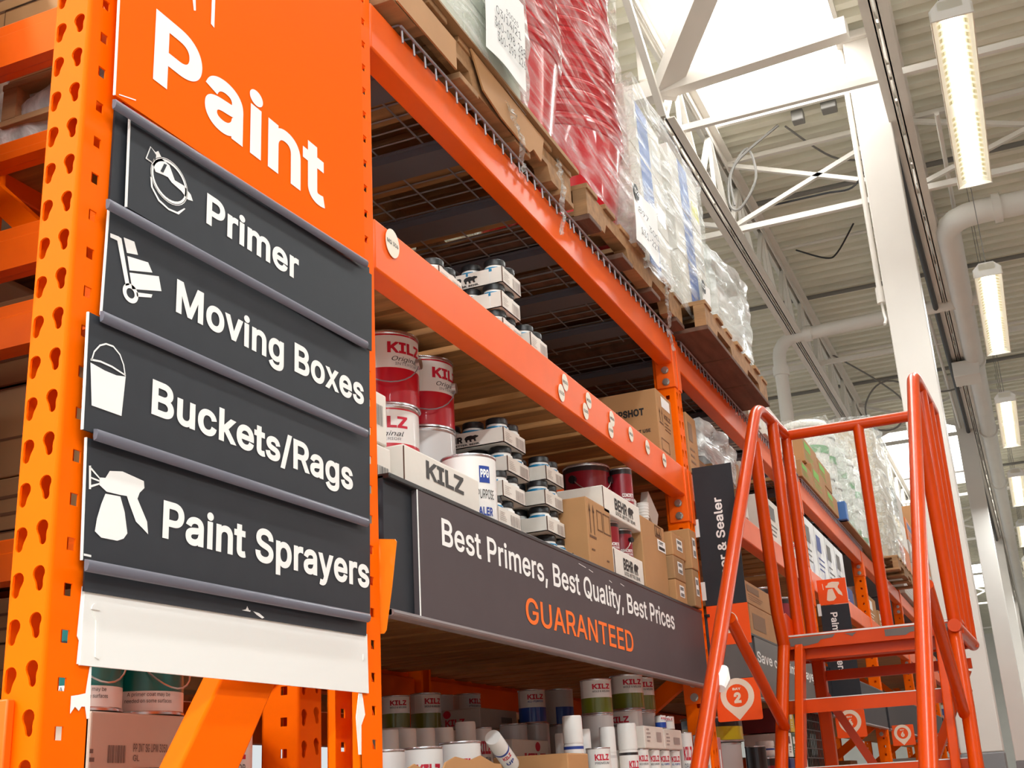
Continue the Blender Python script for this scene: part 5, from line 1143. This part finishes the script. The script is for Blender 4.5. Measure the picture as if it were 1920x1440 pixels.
# low shelf, second bay
board_deck('the low shelf of the second bay', PY[1]+.09, PY[2]-.01, 1.45)
can('pail', 'large white pail with grey text below the bay 2 sign', -.17, 3.52, S0, .1, .25, 'back', -60, cat='pail'); can('pail', 'yellow labelled tin on the white pail below the bay 2 sign', -.17, 3.52, S0+.2515, .112, .09, 'yellow', -66, cat='pail')
can('pail', 'white and yellow tin right of the white pail', -.08, 3.80, S0, .04, .24, 'yellow', -60, cat='pail'); can('gallon_can', 'maroon and white tin right of the yellow tin', -.08, 3.98, S0, .05, .2, 'maroon', -60)
aerosol('white capped can on the maroon tin, second bay low shelf', -.08, 3.98, S0+.2015, .036, .06, txt=False)
simple('tall dark maroon carton beside the yellow tin', (-.5, -.3, 3.86, 4.1, S0, 1.80), mat('maroon_carton', (96, 30, 36), .6), prints='none')
simple('pink printed card standing by the second post', (-.06, .0, 2.90, 2.94, S0, 1.70), mat('pink_card', (196, 120, 118), .6), cat='card', prints=PRINTW)
simple('pale blue card standing by the second post', (-.05, .01, 2.95, 3.0, S0, 1.60), mat('pale_blue_card', (196, 208, 220), .6), cat='card', prints='none')
WRACK = thing('wire_merchandise_rack', 'dark wire rack hung with small packs beyond the yellow tin', 'wire rack', (-.1, 4.8, S0))
m = MB()
for i in range(14): m.tube([(-.02, 4.55+.04*i, S0), (-.02, 4.55+.04*i, 1.87)], .003, 5)
for k in range(11): m.tube([(-.02, 4.54, S0+.04*k), (-.02, 5.08, S0+.04*k)], .003, 5)
o = m.build('grid_wire', BLACKP, WRACK); o['kind'] = 'stuff'
MB().box(-.1, -.09, 4.54, 5.08, S0, 1.86).build('back_panel', mat('pale_pack_back', (190, 190, 170), .6, rgb2=(70, 90, 70), scale=20, thr=(.45, .55)), WRACK, smooth=0)
PK = [mat('pack_%d' % i, c, .5) for i, c in enumerate(((226, 222, 214), (200, 30, 40), (230, 190, 60), (60, 90, 70), (120, 40, 44), (238, 236, 230), (40, 50, 110)))]
for i in range(14):
    y = 4.15+.1*(i % 4); z = S0+.1*(i//4); simple('small boxed product, %s along row %d of the block beyond the yellow tin' % (ORD[i % 4], i//4+1), (-.2, -.02, y, y+.09, z, z+.096), PK[(i*5) % 7], 'small boxed products', prints=PK[(i*3+1) % 7])
# bays three to seven: cartons and tins on every level
KR = [KRAFT, KRAFT2, CARTW, CARTG, KRAFT, mat('printed_carton_blue', (70, 90, 150), .6), mat('printed_carton_orange', (214, 120, 60), .6)]
LVN = (('low', 1.4315, .3), ('sign-level', 1.99, .3), ('middle', 2.5645, .25))
for b in range(2, 8):
    for ln, z, hm in LVN:
        y = PY[b]+.1 if (b, ln) != (2, 'middle') else 6.62; i = 0; ya = PY[b+1]-.05
        while y < ya-.2:
            wd = rnd.uniform(.3, .55) if b < 5 else rnd.uniform(.5, .8); wd = min(wd, ya-y); h = rnd.uniform(.5, .98)*hm
            mt = KR[rnd.randrange(len(KR))]
            simple('%s in the %s bay, %s on the %s shelf' % ({KRAFT: 'kraft carton', KRAFT2: 'brown carton', CARTW: 'white carton', CARTG: 'grey carton'}.get(mt, 'coloured carton'), ORD[b], ORD[i], ln), (-.9 if b < 4 and ln != 'middle' else -.7, -rnd.uniform(.3, .45) if b < 4 and ln != 'middle' else -rnd.uniform(.01, .08), y, y+wd-.015, z+.0015, z+h), mt, 'cartons in the far bays', prints=PRINTW if mt not in (CARTW, CARTG) else PRINTG)
            y += wd; i += 1
        MB().box(-1.05, -.04, PY[b]+.085, PY[b+1]-.01, z-.02, z).build('rack_shelf', WOODX, smooth=0); tag(bpy.context.scene.objects[-1] if False else COL.objects[-1], 'wooden %s shelf panel of the %s bay' % (ln, ORD[b]), 'shelf', 'wooden shelf panels')
    MB().box(-1.05, -.04, PY[b]+.085, PY[b+1]-.01, 3.01, 3.045).build('rack_shelf', DKZINC, smooth=0); tag(COL.objects[-1], 'steel upper shelf panel of the %s bay' % ORD[b], 'shelf', 'steel shelf panels') if b > 2 else bpy.data.objects.remove(COL.objects[-1])
PST = mat('clear_pack_print', (226, 226, 224), .3, rgb2=(150, 148, 170), scale=12, thr=(.5, .7))
for i, y in enumerate((5.24, 5.58, 5.92, 6.26)): simple('upright pale printed pack on the middle shelf over the bay 4 sign, %s' % ORD[i], (-.3, -.015, y, y+.32, 2.5655, 2.86), PST, 'upright printed packs', prints=PRINTB if i == 1 else PRINTG)
# upper level beyond the second bay
TZ = 3.048
simple('white and yellow printed carton past the overhanging pallet', (-.5, .02, 3.96, 4.22, TZ, 3.26), mat('printed_carton_white_yellow', (236, 236, 230), .5, rgb2=(206, 190, 120), scale=9, thr=(.5, .65)), prints='none')
simple('blue topped white carton on the upper level, second bay', (-.5, .02, 4.30, 4.72, TZ, 3.22), CARTW, prints=PRINTB)
simple('white carton on the upper level by the third post', (-.5, .02, 4.75, 5.05, TZ, 3.12), CARTW, prints='none')
GRN = mat('green_print', (120, 190, 60), .5)
for i, (y0, y1, z0, z1) in enumerate(((5.20, 5.55, TZ, 3.14), (5.56, 6.0, TZ, 3.20), (6.02, 6.42, TZ, 3.16), (5.50, 5.95, 3.2015, 3.345), (5.97, 6.42, 3.2015, 3.33))):
    simple('kraft carton with green print on the upper level, %s' % ORD[i], (-.6, .02 if i < 3 else .0, y0, y1, z0 if i < 3 else z0, z1), KRAFT, 'green printed kraft cartons', prints=GRN)
def pail_stack():
    pr = None; k_ = 0
    for i, y in enumerate((6.72, 7.02, 7.5, 7.85, 8.2)):
        for k in range(2 if i else 2):
            z = TZ+.012+.345*k; lab = 'white pail under milky film on the upper level, %s along, %s' % (ORD[i], ('lower', 'upper')[k])
            if pr is None:
                pr = thing('pail', lab, 'pail', (0, 0, 0), 'film wrapped white pails')
                MB().lathe([(.0005, 0), (.128, 0), (.142, .28), (.142, .3)], n=28).build('pail_body', WHITEP, pr); MB().lathe([(.148, .295), (.15, .3), (.15, .325), (.14, .34), (.0005, .34)], n=28).build('lid', WHITEP, pr)
                MB().lathe([(.1365, .12), (.139, .17)], n=28, mf=lambda i, j: 0).build('label', mat('pail_label_green', (120, 180, 130), .5), pr); pr.location = (-.16, y, z)
            else: dup(pr, (-.16, y, z), rnd.uniform(0, 3), lab)
pail_stack()
tag(MB().box(-.6, .05, 6.5, 8.45, TZ, TZ+.011).build('slip_sheet', KRAFT2, smooth=0), 'kraft sheet under the film wrapped pails', 'cardboard sheet')
film('milky film around the white pails on the upper level', -.34, .0, 6.55, 7.3, TZ+.012, 3.74, FILM, seed=31, amp=.012, bulge=.02); film('milky film around the farther white pails', -.34, .02, 7.34, 8.4, TZ+.012, 3.76, FILM, seed=33, amp=.012, bulge=.02)
simple('blue bagged bundle at the foot of the wrapped pails', (-.5, .06, 6.46, 6.54, TZ, 3.16), mat('blue_bundle', (70, 120, 190), .5), prints='none')
z_ = pallet('wooden pallet overhanging the beam far along the rack', -.9, .13, 8.62, 9.75)
for i in range(2):
    for k in range(4): simple('tan carton of the tall wrapped load, %s column, %s layer' % (('near', 'far')[i], ORD[k]), (-.7, .06, 8.66+.54*i, 9.19+.54*i, z_+.27*k, z_+.2685+.27*k), mat('tan_wrapped_carton', (206, 190, 168), .6), 'tall wrapped load', prints='none')
film('milky film around the tall tan load', -.73, .075, 8.64, 9.76, z_, z_+1.13, FILM, seed=35, amp=.02, bulge=.02)
for j, (y0, y1, h) in enumerate(((9.95, 11.0, 1.0), (11.2, 12.2, .9), (12.4, 13.5, 1.25), (13.8, 14.9, 1.1), (15.1, 16.2, .95), (16.5, 17.6, 1.2))):
    for k in range(4): simple('wrapped load of the upper level, %s pallet, %s layer' % (ORD[j], ORD[k]), (-.8, .03, y0, y1, TZ+h*k/4+.0, TZ+h*(k+1)/4-.002), (CARTG, KR[6], CARTW, CARTG, KR[6], KRAFT)[(j+k) % 6], 'distant wrapped loads', prints=PK[(j*3+k) % 7])
# racking row behind, filled with brown cartons added to block light, and the inside of the end rack
for i, (y0, y1) in enumerate(((.85, 1.5), (1.52, 2.15), (2.17, 2.8), (2.95, 3.7), (3.72, 4.4), (4.42, 5.1), (5.3, 6.4), (6.45, 7.4))):
    for k, (z0, z1) in enumerate(((1.2, 1.62), (1.9, 2.4), (2.6, 2.92))): carton('added brown carton in the rack row behind, %s along, %s level' % (ORD[i], ('low', 'middle', 'upper')[k]), -2.1, -1.35, y0, y1, z0+.001, z1, KRAFT2, group='cartons in the rear row')
    MB().box(-2.2, -1.3, y0-.04, y1+.03, 1.86, 1.9).build('rack_shelf', WOODX, smooth=0); tag(COL.objects[-1], 'rear row shelf panel, %s along, middle level' % ORD[i], 'shelf', 'rear row shelf panels')
    MB().box(-2.2, -1.3, y0-.04, y1+.03, 2.56, 2.6).build('rack_shelf', WOODX, smooth=0); tag(COL.objects[-1], 'rear row shelf panel, %s along, upper level' % ORD[i], 'shelf', 'rear row shelf panels')
    MB().box(-2.2, -1.3, y0-.04, y1+.03, 1.16, 1.2).build('rack_shelf', WOODX, smooth=0); tag(COL.objects[-1], 'rear row shelf panel, %s along, low level' % ORD[i], 'shelf', 'rear row shelf panels')
    carton('large added brown carton on top of the rear row, %s along' % ORD[i], -2.15, -1.3, y0, y1, 3.0, 3.9, KRAFT2, group='cartons in the rear row')
    MB().box(-2.2, -1.3, y0-.04, y1+.03, 2.96, 3.0).build('rack_shelf', WOODX, smooth=0); tag(COL.objects[-1], 'rear row shelf panel, %s along, top level' % ORD[i], 'shelf', 'rear row shelf panels')
for c_ in list(COL.objects):
    if '_b' in c_: del c_['_b']
# far racks at the end of the aisle
FR_ = 34.0
for k, x in enumerate((.95, 3.3, 5.65)):
    f = thing('upright_frame', 'far orange upright at the end of the aisle, %s from the column' % ORD[k], 'rack frame', (x, FR_, 0), 'far upright frames'); place(pmain, (x, FR_, 0), 0, f); MB().box(x, x+.075, FR_, FR_+.07, 3.05, 4.6).build('post_extension', ORANGE, f, smooth=0)
for k in range(2):
    for j, z in enumerate((1.2, 1.75, 2.35, 2.95, 3.6)):
        x0 = (1.03, 3.38)[k]; t = thing('shelf_beam', 'far orange beam across the end of the aisle, %s section, %s up' % (('near', 'far')[k], ORD[j]), 'beam', (x0+1.1, FR_, z), 'far shelf beams'); MB().box(x0, x0+2.26, FR_, FR_+.05, z, z+.1).build('beam_face', BEAMOR, t, smooth=0)
        MB().box(x0, x0+2.26, FR_+.05, FR_+1, z+.08, z+.1).build('rack_shelf', WOODX, smooth=0); tag(COL.objects[-1], 'far shelf across the end of the aisle, %s section, %s up' % (('near', 'far')[k], ORD[j]), 'shelf', 'far shelves')
        x = x0+.03; i = 0
        while x < x0+2.0:
            wd = rnd.uniform(.25, .5); simple_h = rnd.uniform(.2, .42)
            c = carton('far carton across the end of the aisle, %s section, %s shelf, %s along' % (('near', 'far')[k], ORD[j], ORD[i]), x, x+wd-.03, FR_+.06, FR_+.7, z+.1015, z+.1+simple_h, KR[rnd.randrange(5)], group='far cartons'); nob(c); x += wd; i += 1
tag(MB().box(.62, .82, 30.0, 30.06, 1.2, 3.3).build('white_panel', WALLW, smooth=0), 'tall white panel standing far off beside the second column', 'panel')
t = MB(); t.box(.55, .95, 30.2, 30.9, 0, 1.2); tag(t.build('carton', KRAFT, smooth=0), 'far kraft carton behind the tall white panel', 'box')
t = MB(); t.box(.5, .9, 29.9, 30.1, 0, 1.2); tag(t.build('carton', KRAFT2, smooth=0), 'far brown carton the tall white panel stands on', 'box')
tag(MB().box(.45, .8, 31.8, 32.4, 2.6, 4.2).build('carton', KRAFT, smooth=0), 'tall far kraft load left of the far racks', 'box'); tag(MB().box(.4, .85, 31.8, 32.4, 0, 2.599).build('carton', KRAFT2, smooth=0), 'far brown base load left of the far racks', 'box')
# film bundle and wires in the end rack at the upper left
film('shiny film bundle seen left of the punched post near the top', -1.1, -.62, .82, 1.15, 3.0, 3.255, FILMH, amp=.03, bulge=.02, seed=41, tuck=0)
tag(MB().box(-1.07, -.66, .85, 1.12, 3.0, 3.2).build('carton', CARTW, smooth=0), 'white carton inside the shiny film bundle', 'box')
tag(MB().box(-1.12, -.6, .79, 1.18, 2.975, 2.9985).build('shelf_board', WOODX, smooth=0), 'board under the shiny film bundle', 'board')

# unseen racking added across the aisle, right of view, to shade the shelves opposite
for i in range(8):
    y = -.9+2.6*i; f = thing('upright_frame', 'orange upright frame of the unseen rack added across the aisle, %s along' % ORD[i], 'rack frame', (3.5, y, 0), 'upright frames across the aisle')
    place(pmain, (3.5, y+.075, 0), -pi/2, f); place(pmain, (4.6, y, 0), pi/2, f)
    m = MB(); m.bar((3.55, y+.04, .4), (4.55, y+.04, 1.5), .035, .05); m.build('brace', ORANGE, f, smooth=0)
    if i == 7: break
    for j, (z0, h) in enumerate(((.15, .95), (1.33, .75), (2.2, .6), (2.95, .95))):
        t = thing('shelf_beam', 'orange beam of the unseen rack added across the aisle, %s bay, %s up' % (ORD[i], ORD[j]), 'beam', (3.5, y+1.3, z0), 'beams across the aisle'); MB().box(3.5, 3.55, y+.08, y+2.595, z0-.0, z0+.1).build('beam_face', BEAMOR, t, smooth=0)
        tag(MB().box(3.56, 4.55, y+.085, y+2.59, z0+.08, z0+.1).build('rack_shelf', WOODX, smooth=0), 'wooden shelf of the unseen rack added across the aisle, %s bay, %s up' % (ORD[i], ORD[j]), 'shelf', 'shelves across the aisle')
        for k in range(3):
            c = carton('carton in the unseen rack added across the aisle, %s bay, %s shelf up, %s along' % (ORD[i], ORD[j], ORD[k]), 3.57, 4.5, y+.1+.83*k, y+.9+.83*k, z0+.1015, z0+h*rnd.uniform(.75, .98), (DKC, KRAFT2, CARTG, DKC, KRAFT)[rnd.randrange(5)], group='cartons across the aisle'); nob(c)
